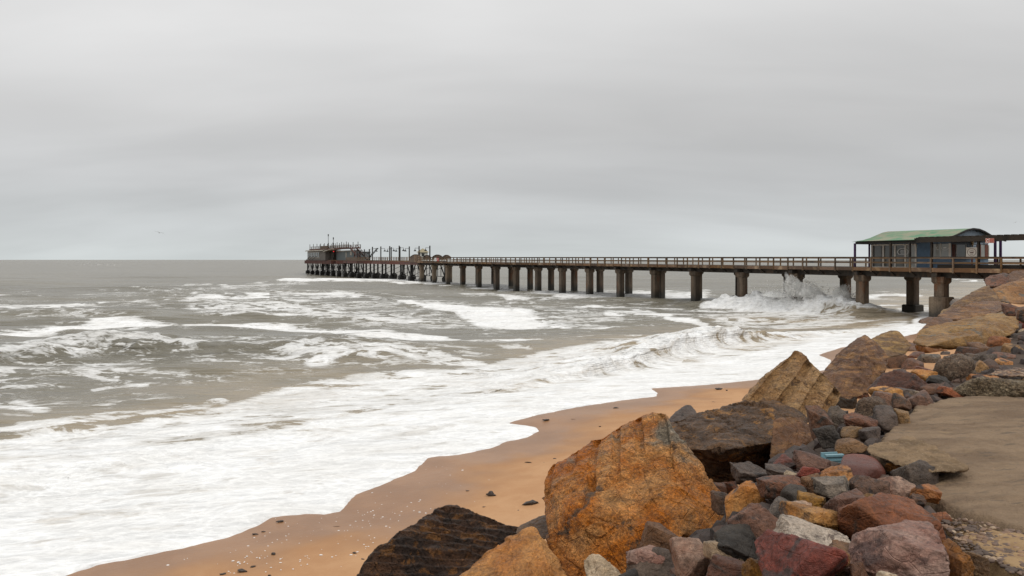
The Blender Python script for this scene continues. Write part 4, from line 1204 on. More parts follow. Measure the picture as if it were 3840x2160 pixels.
ND = Thing('no_dogs_sign', 'red and white no-dogs sign hanging from the canopy edge', 'sign', t_at(3712, 64.6), 64.6, EYE + 1.4)
tn = t_at(3712, 64.6)
M_signpink = plain('faded_sign', (.42, .20, .16), .6, .1)
ND.box('board', M_signpink, tn, 64.6, EYE + 1.57, .74, .03, .40)
ND.box('disc_board', M_frame, tn + .17, 64.582, EYE + 1.56, .36, .02, .38)
ring(ND, 'prohibition_ring', M_signred, tn + .17, 64.565, EYE + 1.56, .19, .20, .2)
ND.bar('prohibition_slash', M_signred, (tn + .29, 64.562, EYE + 1.70), (tn + .05, 64.562, EYE + 1.42), .004, .045)
ND.box('dog_figure', M_ink, tn + .17, 64.568, EYE + 1.55, .16, .004, .08)
ND.box('dog_figure', M_ink, tn + .09, 64.568, EYE + 1.61, .06, .004, .07)
for hh_ in (1.68, 1.57, 1.46): ND.box('sign_stripe', M_signred, tn - .18, 64.58, EYE + hh_, .30, .006, .035)
# ---------------------------------------------------------------- rocks of the revetment
ICO = {}
def ico(n):
    if n not in ICO:
        bm = bmesh.new(); bmesh.ops.create_icosphere(bm, subdivisions=n, radius=1.0)
        v = np.array([x.co[:] for x in bm.verts]); v /= np.linalg.norm(v, axis=1)[:, None]
        f = np.array([[w.index for w in x.verts] for x in bm.faces]); bm.free()
        ICO[n] = (v, f)
    return ICO[n]
def hull_planes(pts):
    bm = bmesh.new()
    for p_ in pts: bm.verts.new(p_)
    r = bmesh.ops.convex_hull(bm, input=bm.verts)
    bm.normal_update()
    out = {}
    for f_ in bm.faces:
        n_ = f_.normal; d_ = n_.dot(f_.verts[0].co)
        if d_ < 0: n_ = -n_; d_ = -d_
        if d_ > .02: out[(round(n_.x, 2), round(n_.y, 2), round(n_.z, 2))] = (n_.x, n_.y, n_.z, d_)
    bm.free()
    a_ = np.array(list(out.values()))
    return a_[:, :3], a_[:, 3]
def rock_shape(N, Dp, half, sub, sharp=22, rough=.05, seed=0, strata=None, grooves=None, lumps=0.0):
    """polyhedron with planes N.x = Dp (in a space scaled by half), rounded edges, fractured surface. Returns verts, faces"""
    v, f = ico(sub)
    inv = np.clip(v @ N.T, 0, None) / Dp
    ip = inv ** sharp
    tot = ip.sum(1)
    r = np.maximum(tot, 1e-12) ** (-1.0 / sharp)
    V_ = v * r[:, None]
    Vm = V_ * half
    size = float(np.mean(half))
    off = np.array([seed * 3.17 % 50, seed * 7.31 % 50, seed * 1.93 % 50])
    q_ = Vm / size
    d_ = rough * size * (fbm3(q_ * 1.3 + off, 3) * 1.0 + .45 * (.35 - np.abs(fbm3(q_ * 2.6 + off, 3))))
    d_ += rough * .45 * size * fbm3(q_ * 6 + off, 4 if sub > 4 else 2)
    # chipped terraces
    st_ = noise3(q_ * 2.0 + off + 9)
    d_ += rough * .9 * size * (np.floor(st_ * 5) / 5 - st_)
    st2 = noise3(q_ * np.array([3.2, 3.2, 5.5]) + off + 21)
    d_ += rough * .5 * size * (np.floor(st2 * 5) / 5 - st2)
    edge_ = 1 - ip.max(1) / tot
    d_ -= edge_ * rough * size * (.2 + 2.0 * np.clip(noise3(q_ * 4.2 + off + 31), -.2, 1))
    if lumps: d_ += lumps * size * np.abs(noise3(q_ * 9 + off))
    if strata is not None:
        sn, fr, am = strata
        sn = np.array(sn) / np.linalg.norm(sn)
        c_ = q_ @ sn
        lay = q_ - np.outer(c_, sn)
        w_ = noise3(np.stack([c_ * fr + .4 * noise3(q_ * 2 + off), lay[:, 0] * .8, lay[:, 1] * .8 + lay[:, 2] * .8], 1) + off)
        ph = c_ * fr * .55 + .9 * w_ + .35 * noise3(q_ * 4.5 + off)
        d_ += am * size * (w_ * .6 + 1.1 * (ph - np.floor(ph) - .5) * smooth(-.3, .25, noise3(q_ * 1.1 + off + 5)))
    # outward direction: gradient of the polyhedron
    nn = (ip / inv.clip(1e-6)) @ (N / half); nn /= np.linalg.norm(nn, axis=1)[:, None] + 1e-9
    Vm = Vm + nn * d_[:, None]
    if grooves is not None:
        for (gdir, fdir, spacing, phase, wid, dep, lo, hi) in grooves:
            fdir = np.array(fdir, float); fdir /= np.linalg.norm(fdir)
            fn = fdir
            gd = np.array(gdir, float); gd -= fn * gd.dot(fn); gd /= np.linalg.norm(gd)
            gp = np.cross(fn, gd)
            wgt = smooth(.5, .78, nn @ fdir)
            c_ = (Vm @ gp) / spacing + phase + .16 * noise3(Vm * 1.3 + off)
            al = Vm @ gd
            kk = np.round(c_)
            ext = smooth(lo, lo + .12, al + .25 * np.sin(kk * 2.1)) * smooth(hi, hi - .12, al + .2 * np.sin(kk * 3.3))
            x_ = np.abs(c_ - kk) * spacing / wid
            g_ = np.sqrt(np.clip(1 - x_ * x_, 0, 1)) * (kk >= -6) * (kk <= 6)
            Vm = Vm - np.outer(dep * g_ * wgt * ext * np.clip(.75 + 1.1 * noise3(Vm * 3.0 + off + kk[:, None] * 3.7), .1, 1.5), fn)
    return Vm, f

RG = 'rocks piled on the revetment slope'
def put_rock(name, label, mat, Vw, f, cat='rock', group=RG):
    base = np.array([Vw[:, 0].mean(), Vw[:, 1].mean(), Vw[:, 2].min()])
    me_ = np_mesh(name, Vw - base, f)
    return link(name, me_, RM[mat], None, tuple(base), label, cat, group)
def boulder(label, mat, pts, sub=6, name='boulder', grow=.015, **kw):
    """pts: (px, py, depth) corners of the block"""
    P_ = np.array([U(*p_) for p_ in pts])
    c = (P_.max(0) + P_.min(0)) / 2; c = .5 * c + .5 * P_.mean(0)
    half = np.abs(P_ - c).max(0)
    N_, D_ = hull_planes([tuple(x) for x in ((P_ - c) / half)])
    V_, f = rock_shape(N_, D_ * (1 + grow), half, sub, **kw)
    return put_rock(name, label, mat, V_ + c, f, 'boulder', 'large quarried boulders')

# --- the large blocks
boulder('biggest rust-orange boulder with drill grooves, bottom centre', 'main', [
    (2430, 1545, 8.69), (2490, 1562, 8.47), (2330, 1590, 8.91), (2080, 1752, 8.69), (2042, 1820, 8.25), (2048, 1990, 7.65), (2130, 2260, 7.15), (2420, 2330, 6.82),
    (2700, 2200, 7.15), (2800, 2000, 7.48), (2620, 1790, 7.92), (2540, 1660, 8.20), (2300, 1835, 7.65), (2150, 1930, 7.43), (2560, 2000, 7.04),
    (2150, 2150, 9.24), (2600, 2000, 9.46), (2500, 1720, 9.35)], sub=8, sharp=120, rough=.05, seed=3, strata=((-.35, .1, 1), 5, .03),
    grooves=[((-.2, .5, .8), (-.42, -.55, .72), .25, .1, .045, .06, .0, 1.6)])
boulder('black boulder with parallel drill ridges, lower left of the rocks', 'dark', [
    (1655, 1893, 8.8), (1700, 1897, 8.9), (1965, 1985, 8.6), (1930, 2090, 8.0), (1790, 2150, 7.6), (1560, 1965, 8.3), (1470, 2035, 8.0), (1395, 2085, 7.8), (1330, 2170, 7.6),
    (1350, 2320, 7.3), (1760, 2330, 7.2), (1900, 2200, 9.3), (1500, 2150, 9.3)], sub=7, sharp=57, rough=.06, seed=8, strata=((.3, .2, 1), 6, .035),
    grooves=[((.9, .2, -.35), (-.1, -.55, .8), .115, .2, .045, .045, -1.2, 1.2)])
boulder('pale orange wedge-shaped boulder at the bottom edge', 'tan2', [
    (1990, 1968, 6.9), (2025, 1978, 6.85), (2062, 2050, 6.7), (2150, 2200, 6.5), (2120, 2330, 6.2), (1840, 2070, 6.9), (1760, 2130, 6.7), (1680, 2200, 6.5), (1720, 2330, 6.1),
    (1925, 2005, 6.85), (1950, 2250, 6.0), (1960, 2180, 7.6), (1820, 2200, 7.4)], sub=7, sharp=62, rough=.06, seed=12, strata=((-.6, .1, .8), 5, .03))
boulder('wide brown boulder with a dark overhang behind the orange one', 'umber', [
    (2486, 1578, 10.68), (2620, 1556, 10.90), (2710, 1530, 11.23), (2790, 1505, 11.45), (2905, 1505, 11.45), (2990, 1532, 11.12), (3035, 1590, 10.46), (3040, 1660, 10.03), (2900, 1655, 9.48), (2700, 1690, 9.27),
    (2550, 1680, 9.59), (2490, 1640, 10.03), (2620, 1810, 10.36), (2960, 1780, 10.25), (2700, 1720, 11.99), (3000, 1700, 11.77)], sub=7, sharp=52, rough=.065, seed=17, strata=((.12, .3, 1), 6, .05),
    grooves=[((.12, -.6, -.5), (-.1, -.4, .9), .62, .35, .035, .035, -.7, .6)])
boulder('brown striated wedge leaning on the wide brown boulder', 'strat', [
    (2900, 1572, 9.37), (2985, 1560, 9.59), (3040, 1600, 9.70), (3075, 1680, 9.48), (3118, 1748, 9.27), (2990, 1790, 8.83), (2885, 1760, 8.83), (2890, 1650, 9.05), (3000, 1750, 10.25), (2960, 1650, 10.25)], sub=6, sharp=62, rough=.045, seed=21,
    strata=((.7, 0, .5), 9, .03))
boulder('yellowish boulder with deep diagonal drill grooves', 'groove', [
    (2978, 1318, 12.4), (3008, 1328, 12.4), (3062, 1390, 12.2), (3155, 1472, 11.8), (3130, 1540, 11.4), (3040, 1575, 11.1), (2980, 1590, 11.0), (2768, 1518, 11.6), (2800, 1480, 11.9), (2860, 1425, 12.2), (2910, 1372, 12.4),
    (2950, 1560, 13), (3060, 1520, 13.1)], sub=7, sharp=67, rough=.06, seed=26,
    grooves=[((-.8, -.1, -.75), (.15, -.9, .38), .25, .25, .055, .12, -1.8, 1.8)])
boulder('brown pointed boulder with an orange grooved flank, beside the yellowish one', 'strat', [
    (3238, 1250, 15.0), (3268, 1262, 14.9), (3335, 1335, 14.6), (3325, 1385, 14.2), (3270, 1470, 13.7), (3190, 1500, 13.4), (3120, 1480, 13.5), (3080, 1395, 14.4), (3130, 1348, 14.8), (3185, 1290, 15.0),
    (3230, 1330, 14.2), (3200, 1450, 15.4), (3290, 1420, 15.4)], sub=7, sharp=62, rough=.065, seed=31, strata=((-.5, .1, .8), 5, .035),
    grooves=[((-.7, 0, -.75), (.6, -.7, .3), .2, .2, .03, .035, -.5, .5)])
boulder('dark brown boulder with a tan flank behind the pointed one', 'strat', [
    (3262, 1275, 17.6), (3300, 1252, 17.8), (3340, 1238, 17.8), (3372, 1244, 17.6), (3418, 1292, 17.2), (3392, 1330, 16.9), (3300, 1345, 16.7), (3262, 1320, 17.0), (3340, 1320, 18.6)], sub=6, sharp=62, rough=.05, seed=36)
boulder('large tan slab with grey top, lying across the revetment', 'slabtan', [
    (3428, 1284, 17.4), (3448, 1236, 18.4), (3560, 1206, 18.8), (3700, 1176, 19.2), (3812, 1157, 19.4), (3828, 1192, 18.8), (3815, 1238, 18.0), (3770, 1266, 17.5), (3680, 1252, 17.2), (3560, 1272, 16.9), (3470, 1300, 16.8),
    (3680, 1300, 17.0), (3560, 1310, 17.0), (3700, 1270, 19.8), (3500, 1290, 19)], sub=7, sharp=62, rough=.045, seed=41, strata=((.1, .2, 1), 7, .03))
boulder('orange-brown boulder at the foam, left end of the slabs', 'strat', [
    (3430, 1288, 19.0), (3462, 1226, 19.6), (3500, 1190, 20.2), (3560, 1190, 20.2), (3580, 1215, 19.8), (3540, 1250, 19.2), (3470, 1290, 18.8), (3520, 1270, 21)], sub=6, sharp=62, rough=.05, seed=45)
boulder('long layered brown slab on top of the tan one', 'strat', [
    (3512, 1184, 21.0), (3560, 1163, 21.6), (3650, 1132, 22.2), (3742, 1128, 22.4), (3790, 1150, 21.8), (3720, 1180, 20.8), (3600, 1202, 20.6), (3540, 1200, 20.7), (3700, 1190, 22.6)], sub=6, sharp=57, rough=.05, seed=49, strata=((.25, .1, 1), 8, .05))
boulder('tilted brown slab rising to a point under the pier', 'strat', [
    (3530, 1172, 23.5), (3556, 1156, 24), (3622, 1108, 24.6), (3690, 1072, 25), (3708, 1072, 24.8), (3762, 1142, 24.0), (3720, 1165, 23.3), (3600, 1180, 23.2), (3700, 1150, 25.6)], sub=6, sharp=67, rough=.04, seed=53, strata=((-.35, .2, 1), 9, .03))
boulder('big tan block at the right edge under the pier deck', 'slabtan', [
    (3718, 1082, 27.0), (3770, 1062, 27.4), (3845, 1041, 27.6), (3960, 1035, 27.2), (3970, 1130, 26), (3880, 1140, 25.8), (3800, 1142, 26), (3745, 1130, 26.2), (3850, 1120, 28.6)], sub=6, sharp=62, rough=.05, seed=57)
boulder('dark red layered boulder against the pier deck', 'maroon', [
    (3690, 1046, 30.5), (3712, 1034, 31), (3770, 1022, 31), (3786, 1030, 30.6), (3782, 1066, 30), (3720, 1076, 29.8), (3694, 1068, 30), (3740, 1062, 31.8)], sub=6, sharp=57, rough=.06, seed=61, strata=((.2, .1, 1), 7, .05))
boulder('brown flat-topped boulder at the right edge below the railing', 'brown', [
    (3770, 1034, 33), (3800, 1016, 33.5), (3960, 1008, 33.5), (3970, 1060, 32.5), (3860, 1064, 32.3), (3780, 1060, 32.4), (3880, 1050, 34.5)], sub=6, sharp=62, rough=.05, seed=65)
boulder('grey rounded boulder by the thick pier column', 'mottled', [
    (3558, 1138, 31), (3572, 1120, 31.3), (3594, 1116, 31.4), (3614, 1126, 31), (3612, 1156, 30.6), (3570, 1158, 30.6), (3590, 1150, 32)], sub=4, sharp=12, rough=.05, seed=69)
boulder('small yellow boulder between the slabs and the thick column', 'tan', [
    (3522, 1178, 26), (3534, 1160, 26.3), (3552, 1155, 26.4), (3566, 1164, 26), (3560, 1186, 25.6), (3528, 1190, 25.6), (3545, 1180, 26.8)], sub=4, sharp=12, rough=.05, seed=70)
boulder('flat brown rock awash at the water line', 'brown', [
    (3436, 1206, 33), (3458, 1192, 33.6), (3500, 1186, 34), (3520, 1196, 33.6), (3500, 1214, 32.8), (3450, 1214, 32.8), (3480, 1206, 35)], sub=4, sharp=14, rough=.06, seed=72)
boulder('rounded dark grey boulder against the bare sand', 'slate', [
    (2498, 1580, 11.2), (2530, 1545, 11.5), (2565, 1516, 11.7), (2588, 1514, 11.7), (2618, 1545, 11.4), (2628, 1600, 11.0), (2520, 1620, 10.9), (2570, 1590, 12.2)], sub=5, sharp=14, rough=.045, seed=74)
boulder('low brown rock at the left foot of the biggest boulder', 'brown', [
    (1930, 1985, 8.4), (1965, 1958, 8.6), (2020, 1935, 8.7), (2070, 1930, 8.6), (2080, 2010, 8.1), (1990, 2040, 8.0), (1940, 2030, 8.1), (2020, 1990, 9)], sub=5, sharp=18, rough=.05, seed=76)

# --- the smaller rocks, each seen in the photo: x0, x1, y0, y1, colour, label, extra depth
SMALL = [
 (2628, 2708, 1750, 1822, 'slate', 'dark grey rock touching the right flank of the biggest boulder', 0),
 (2698, 2767, 1765, 1803, 'pink', 'small pinkish-tan rock in the shade of the brown overhang', 0),
 (2710, 2768, 1786, 1852, 'maroon', 'small dark maroon rock left of the grey angular one', 0),
 (2648, 2722, 1797, 1872, 'maroon', 'maroon-grey rock hugging the big boulder below the dark grey one', 0),
 (2750, 2904, 1745, 1846, 'slate', 'grey angular pyramid rock under the brown overhang', 0),
 (2868, 2974, 1746, 1798, 'slate', 'dark grey rounded rock behind the small cream one', .15),
 (2893, 2992, 1713, 1757, 'red', 'pinkish-red rock below the striated wedge', .1),
 (2988, 3114, 1698, 1768, 'mauve', 'purplish-grey rock at the foot of the striated wedge', 0),
 (2936, 2992, 1768, 1802, 'cream', 'smallest cream rock, left of the bright red one', 0),
 (2990, 3080, 1750, 1808, 'red', 'bright brick-red rock in the middle of the pile', 0),
 (3068, 3198, 1752, 1816, 'orange', 'orange-tan rock right of the bright red one', 0),
 (2845, 3028, 1788, 1880, 'maroon', 'wide maroon rock below the small cream one', 0),
 (2938, 3028, 1824, 1892, 'black', 'black rock in the hollow under the wide maroon one', 0),
 (3012, 3090, 1780, 1858, 'brown', 'dark brown rock wedged beside the grey and white mottled one', 0),
 (3058, 3202, 1793, 1874, 'mottled', 'grey and white mottled rock below the orange-tan one', 0),
 (2715, 2864, 1816, 1944, 'orange', 'bright orange rock with black patches', 0),
 (2674, 2760, 1848, 1916, 'mauve', 'mauve rock squeezed between the biggest boulder and the orange one', 0),
 (2861, 2968, 1869, 1952, 'mottled', 'grey block right of the orange rock with black patches', 0),
 (2992, 3098, 1849, 1914, 'ochre', 'small ochre-brown rock below the grey and white one', 0),
 (2962, 3056, 1887, 1926, 'pink', 'flat pinkish rock behind the long orange one', 0),
 (3090, 3264, 1842, 1972, 'mauve', 'large dark grey-mauve rock left of the red-orange slab', 0),
 (2948, 3178, 1900, 1990, 'orange', 'long orange rock above the white quartz', 0),
 (2738, 2956, 1906, 2046, 'mauve', 'large mauve rock with orange stains above the black slate', 0),
 (2928, 3212, 1964, 2080, 'white', 'white quartz rock with dark veins', 0),
 (2672, 2860, 1986, 2112, 'black', 'black slate rock right of the biggest boulder', 0),
 (2644, 2790, 2030, 2138, 'cream', 'cream-yellow banded rock in front of the black slate', 0),
 (2655, 2846, 2095, 2210, 'maroon', 'maroon rock at the bottom edge under the cream-yellow one', 0),
 (2795, 2924, 2094, 2190, 'ochre', 'ochre rock at the bottom edge left of the deep red one', 0),
 (2846, 3180, 2016, 2250, 'red', 'deep red rock with dark flank at the bottom edge', 0),
 (3098, 3224, 2048, 2152, 'tan', 'tan rock between the deep red and the pink and white one', 0),
 (3184, 3264, 2122, 2210, 'maroon', 'dark maroon rock at the bottom edge left of the pink and white one', 0),
 (3160, 3532, 1862, 2044, 'redorange', 'large red-orange angular slab beside the sandy apron', 0),
 (3188, 3574, 1996, 2240, 'pink', 'big pink and white rock at the bottom edge', 0),
 (3514, 3630, 2048, 2220, 'ochre', 'brown banded rock right of the big pink and white one', 0),
 (3494, 3540, 2034, 2066, 'black', 'small black pebble on top of the brown banded rock', 0),
 (3422, 3527, 1818, 1884, 'orange', 'orange-tan knobbly rock at the edge of the apron', 0),
 (3410, 3468, 1856, 1892, 'mauve', 'small mauve rock on the back of the red-orange slab', 0),
 (3194, 3352, 1792, 1876, 'mauve', 'dark mauve rock below the smooth dark red block', 0),
 (3272, 3444, 1782, 1876, 'pink', 'pinkish-brown block right of the dark mauve rock', .1),
 (3364, 3502, 1735, 1830, 'slate', 'long grey rock leaning towards the apron', .1),
 (3324, 3466, 1728, 1782, 'ochre', 'ochre rock under the sandy crust', .2),
 (3242, 3314, 1856, 1896, 'tan', 'tan rock peeping out behind the red-orange slab', 0),
 (3278, 3318, 1902, 1924, 'brown', 'tiny dark rock lying on the red-orange slab', -.25),
 (3350, 3398, 2002, 2038, 'slate', 'small grey rock between the red-orange and the pink and white one', -.1),
 (3296, 3364, 2144, 2200, 'cream', 'small cream rock at the bottom edge in front of the pink and white one', -.4),
 (3598, 3694, 2060, 2160, 'brown', 'grey-brown slab under the gravel crust', 0),
 (3480, 3570, 1922, 1970, 'redorange', 'flat orange-brown rock between the red-orange slab and the gravel crust', .1),
 (2400, 2566, 1966, 2092, 'brown', 'dark brown rock with an orange rim in front of the biggest boulder', 0),
 (2348, 2490, 2052, 2134, 'pink', 'pinkish-orange rock left below the dark one with an orange rim', 0),
 (2196, 2354, 2098, 2200, 'cream', 'greyish-cream rock at the bottom edge below the biggest boulder', 0),
 (2356, 2556, 2082, 2210, 'slate', 'dark grey rock at the bottom edge left of the pink pointed one', 0),
 (2522, 2664, 2018, 2210, 'pink', 'pink pointed rock at the bottom edge', 0),
 (2308, 2402, 2134, 2210, 'black', 'black rock at the bottom edge between cream and dark grey', -.2),
 (3032, 3134, 1531, 1644, 'maroon', 'tall maroon rock with a red top, right of the wide brown boulder', 0),
 (3112, 3194, 1528, 1604, 'slate', 'grey rock with reddish top behind the tall maroon one', .3),
 (3158, 3286, 1552, 1614, 'maroon', 'brown-maroon rock below the pebbly tan one', .1),
 (3274, 3362, 1528, 1610, 'slate', 'slate-grey upright rock leaning at the apron edge', .1),
 (3209, 3320, 1492, 1558, 'congl', 'round tan lump of pebbly conglomerate, the smaller one', .2),
 (3266, 3356, 1472, 1530, 'mauve', 'mauve rock behind the smaller conglomerate lump', .4),
 (3346, 3417, 1479, 1542, 'maroon', 'dark maroon rock above the slate-grey upright one', .2),
 (3408, 3487, 1467, 1530, 'mauve', 'grey-brown rock under the cream flake', .2),
 (3414, 3460, 1465, 1484, 'cream', 'cream flake lying on the grey-brown rock', .1),
 (3262, 3376, 1451, 1490, 'orange', 'flat orange and black rock above the mauve one', .5),
 (3365, 3437, 1455, 1477, 'slate', 'flat shiny slate beside the cream flake', .5),
 (3262, 3466, 1392, 1470, 'maroon', 'long maroon rock across the upper pile', .6),
 (3334, 3410, 1386, 1430, 'slate', 'dark grey rock behind the long maroon one', 1.0),
 (3186, 3234, 1421, 1440, 'orange', 'thin orange flake at the foot of the pointed boulder', .8),
 (3189, 3272, 1430, 1480, 'maroon', 'dark maroon block under the thin orange flake', .6),
 (3114, 3210, 1472, 1540, 'black', 'black rock with an orange tip right of the grooved yellowish boulder', .4),
 (3196, 3256, 1450, 1498, 'maroon', 'small dark rock left of the smaller conglomerate lump', .5),
 (3145, 3238, 1601, 1638, 'brown', 'flat brown rock left of the grey one at the apron edge', 0),
 (3222, 3306, 1603, 1664, 'slate', 'grey rock at the apron edge above the sandy crust', .1),
 (3058, 3158, 1596, 1670, 'black', 'black rock in the hollow below the tall maroon one', .2),
 (3134, 3248, 1649, 1702, 'brown', 'dark rock with a bright orange rim above the blue plastic', .1),
 (3456, 3537, 1441, 1487, 'maroon', 'reddish rock left of the long conglomerate ledge', .5),
 (3524, 3626, 1451, 1493, 'redorange', 'flat red-brown rock running under the conglomerate ledge', .4),
 (3350, 3412, 1533, 1584, 'tan', 'small tan sandy rock at the apron edge right of the slate', 0),
 (3502, 3658, 1331, 1458, 'congl', 'big round conglomerate lump on the upper pile', .9),
 (3612, 3870, 1417, 1488, 'congl', 'long low conglomerate ledge along the top of the apron', -.1),
 (3634, 3738, 1405, 1444, 'orange', 'orange-tan rock on the conglomerate ledge', .7),
 (3448, 3553, 1295, 1341, 'ochre', 'flat-topped orange-brown block below the tan slab', 2.0),
 (3367, 3488, 1280, 1338, 'mauve', 'mauve rock left of the flat-topped orange-brown block', 2.0),
 (3546, 3680, 1274, 1331, 'slate', 'long dark slab in the shadow of the tan slab', 2.4),
 (3582, 3670, 1301, 1334, 'maroon', 'reddish rock in front of the long dark slab', 1.9),
 (3642, 3712, 1286, 1338, 'brown', 'dark rock with an orange top, left of the pinkish standing one', 2.1),
 (3700, 3771, 1262, 1334, 'redorange', 'pinkish-red standing rock right of the tan slab', 2.2),
 (3756, 3830, 1266, 1300, 'pink', 'pink rounded rock near the right edge', 2.6),
 (3767, 3860, 1291, 1358, 'tan', 'tan rock at the right edge above the gravel bank', 1.9),
 (3702, 3811, 1324, 1364, 'maroon', 'flat maroon rock below the pinkish standing one', 1.6),
 (3665, 3740, 1328, 1378, 'slate', 'dark green-grey flake tilted to the right', 1.5),
 (3624, 3675, 1326, 1364, 'slate', 'small dark slate left of the green-grey flake', 1.6),
 (3640, 3692, 1352, 1411, 'tan', 'yellow-tan upright rock right of the big conglomerate lump', 1.1),
 (3731, 3807, 1345, 1382, 'orange', 'orange rock at the top of the gravel bank', 1.3),
 (3529, 3566, 1318, 1342, 'slate', 'small grey rock right of the flat-topped block', 1.7),
 (3444, 3530, 1326, 1378, 'mottled', 'grey mottled rock below the flat-topped block', 1.4),
 (3313, 3404, 1326, 1403, 'maroon', 'maroon-grey rock right of the pointed boulder', 1.3),
 (3377, 3461, 1343, 1399, 'mauve', 'mauve lumpy rock in the middle of the upper pile', 1.2),
 (3431, 3495, 1374, 1403, 'maroon', 'flat maroon rock left of the big conglomerate lump', 1.0),
 (3429, 3516, 1388, 1432, 'orange', 'orange-topped block left below the big conglomerate lump', .8),
 (3467, 3560, 1410, 1454, 'black', 'black rock under the big conglomerate lump', .6),
 (3396, 3464, 1320, 1356, 'maroon', 'dark maroon rock below the mauve one by the slab', 1.6),
 (3810, 3870, 1199, 1228, 'red', 'red rock at the right edge beside the tan slab', 4.5),
 (3788, 3836, 1214, 1254, 'slate', 'dark rock right of the tan slab', 3.9),
 (3766, 3807, 1227, 1252, 'red', 'small red rock at the right end of the tan slab', 3.6),
 (3817, 3860, 1236, 1261, 'cream', 'pale rock at the right edge', 3.4),
 (3728, 3822, 1248, 1274, 'slate', 'flat slate below the right end of the tan slab', 3.0),
 (3810, 3860, 1250, 1278, 'slate', 'flat slate at the right edge', 3.1),
 (3770, 3830, 1140, 1180, 'maroon', 'maroon rock between the tan block and the tan slab', 6.5),
 (3806, 3870, 1150, 1206, 'maroon', 'dark red rock at the right edge above the tan slab', 5.5),
]
def pile_point(px, py, extra=0.0):
    """where the ray of a pixel meets the surface of the pile"""
    Ys = np.linspace(3.4, 60, 1200)
    Xs = (px - 1920) / F * Ys; Zs = EYE - (py - HOR) / F * Ys
    S_ = ground(Xs, Ys) + .16
    k_ = np.argmax(Zs <= S_)
    return Ys[k_] + extra
rs = np.random.RandomState(77)
for i, (x0, x1, y0, y1, mat, label, extra) in enumerate(SMALL):
    Yd = pile_point((x0 + x1) / 2, (y0 * .35 + y1 * .65), extra)
    if x0 < 2640 and y1 > 1960: Yd = min(Yd, 6.45 - (y0 - 1966) / 110 * .42)
    hw = (x1 - x0) / 2 * Yd / F; hh_ = (y1 - y0) / 2 * Yd / F
    hw *= 1.06; hh_ *= 1.18; cy = (y0 + y1) / 2 + .06 * (y1 - y0)
    hd = .5 * (hw + hh_) * rs.uniform(.9, 1.15)
    c = U((x0 + x1) / 2, cy, Yd)
    n = rs.randint(4, 9)
    N_ = rs.normal(size=(n, 3)); N_ /= np.linalg.norm(N_, axis=1)[:, None]
    N_ = np.concatenate([N_, [(0, 0, -1), (.25 * rs.normal(), .2 * rs.normal() - .25, 1), (1, rs.normal() * .3, rs.normal() * .3), (-1, rs.normal() * .3, rs.normal() * .3), (rs.normal() * .4, -1, rs.uniform(.1, .6)), (rs.normal() * .3, 1, 0)]])
    N_ /= np.linalg.norm(N_, axis=1)[:, None]
    D_ = np.concatenate([rs.uniform(.5, .9, n), rs.uniform(.6, .95, 6)])
    if mat == 'congl':
        kw = dict(sharp=7, rough=.06, lumps=.12)
    else:
        kw = dict(sharp=rs.choice([60, 90, 140]), rough=rs.uniform(.06, .11), strata=((rs.normal() * .5, rs.normal() * .4, 1), 5, rs.uniform(.02, .06)))
    w_px = x1 - x0
    sub = 6 if w_px > 240 else (5 if w_px > 95 else 4)
    V_, f = rock_shape(N_, D_, np.array([hw, hd, hh_]), sub, seed=100 + i, **kw)
    mx, mn = V_.max(0), V_.min(0)
    V_ = (V_ - (mx + mn) / 2) * (np.array([hw, hd, hh_]) * 2 / (mx - mn))
    # a random tilt so that ridge lines differ
    ang_ = rs.uniform(-.35, .35)
    if w_px / (y1 - y0) < 2.6 and mat != 'congl':
        ca_, sa_ = math.cos(ang_), math.sin(ang_)
        V_ = V_ @ np.array([[ca_, 0, -sa_], [0, 1, 0], [sa_, 0, ca_]])
        mx, mn = V_.max(0), V_.min(0)
        V_ = (V_ - (mx + mn) / 2) * (np.array([hw, hd, hh_]) * 2 / (mx - mn))
    put_rock('rock', label, mat, V_ + c, f)

# the smooth dark red block, rounded like a loaf
boulder('smooth dark red rounded block beside the blue plastic', 'loaf', [
    (3147, 1720, 6.30), (3160, 1699, 6.45), (3240, 1697, 6.59), (3290, 1715, 6.49), (3328, 1765, 6.30), (3320, 1800, 6.11), (3200, 1815, 5.92), (3148, 1800, 6.02), (3150, 1740, 6.02), (3290, 1750, 6.02),
    (3180, 1760, 6.78), (3300, 1770, 6.78)], sub=5, sharp=13, rough=.02, seed=80, name='rounded_block')

apron_px = [(4700, 1478), (3840, 1480), (3720, 1480), (3620, 1483), (3540, 1488), (3480, 1500), (3420, 1524), (3370, 1552), (3325, 1590), (3290, 1630), (3255, 1672), (3270, 1715), (3330, 1740), (3420, 1790),
            (3440, 1850), (3500, 1895), (3590, 1925), (3690, 1955), (3790, 1985), (3900, 2010), (4700, 2200)]
crust_px = [(3470, 1925), (3560, 1918), (3650, 1945), (3760, 1975), (3900, 2005), (4600, 2160), (4600, 2500), (4000, 2300), (3800, 2160), (3700, 2110), (3610, 2066), (3560, 2010), (3520, 1960)]
def in_poly(x_, y_, poly):
    c_ = False
    for i_ in range(len(poly)):
        ax, ay = poly[i_]; bx, by = poly[(i_ + 1) % len(poly)]
        if (ay > y_) != (by > y_) and x_ < (bx - ax) * (y_ - ay) / (by - ay) + ax: c_ = not c_
    return c_
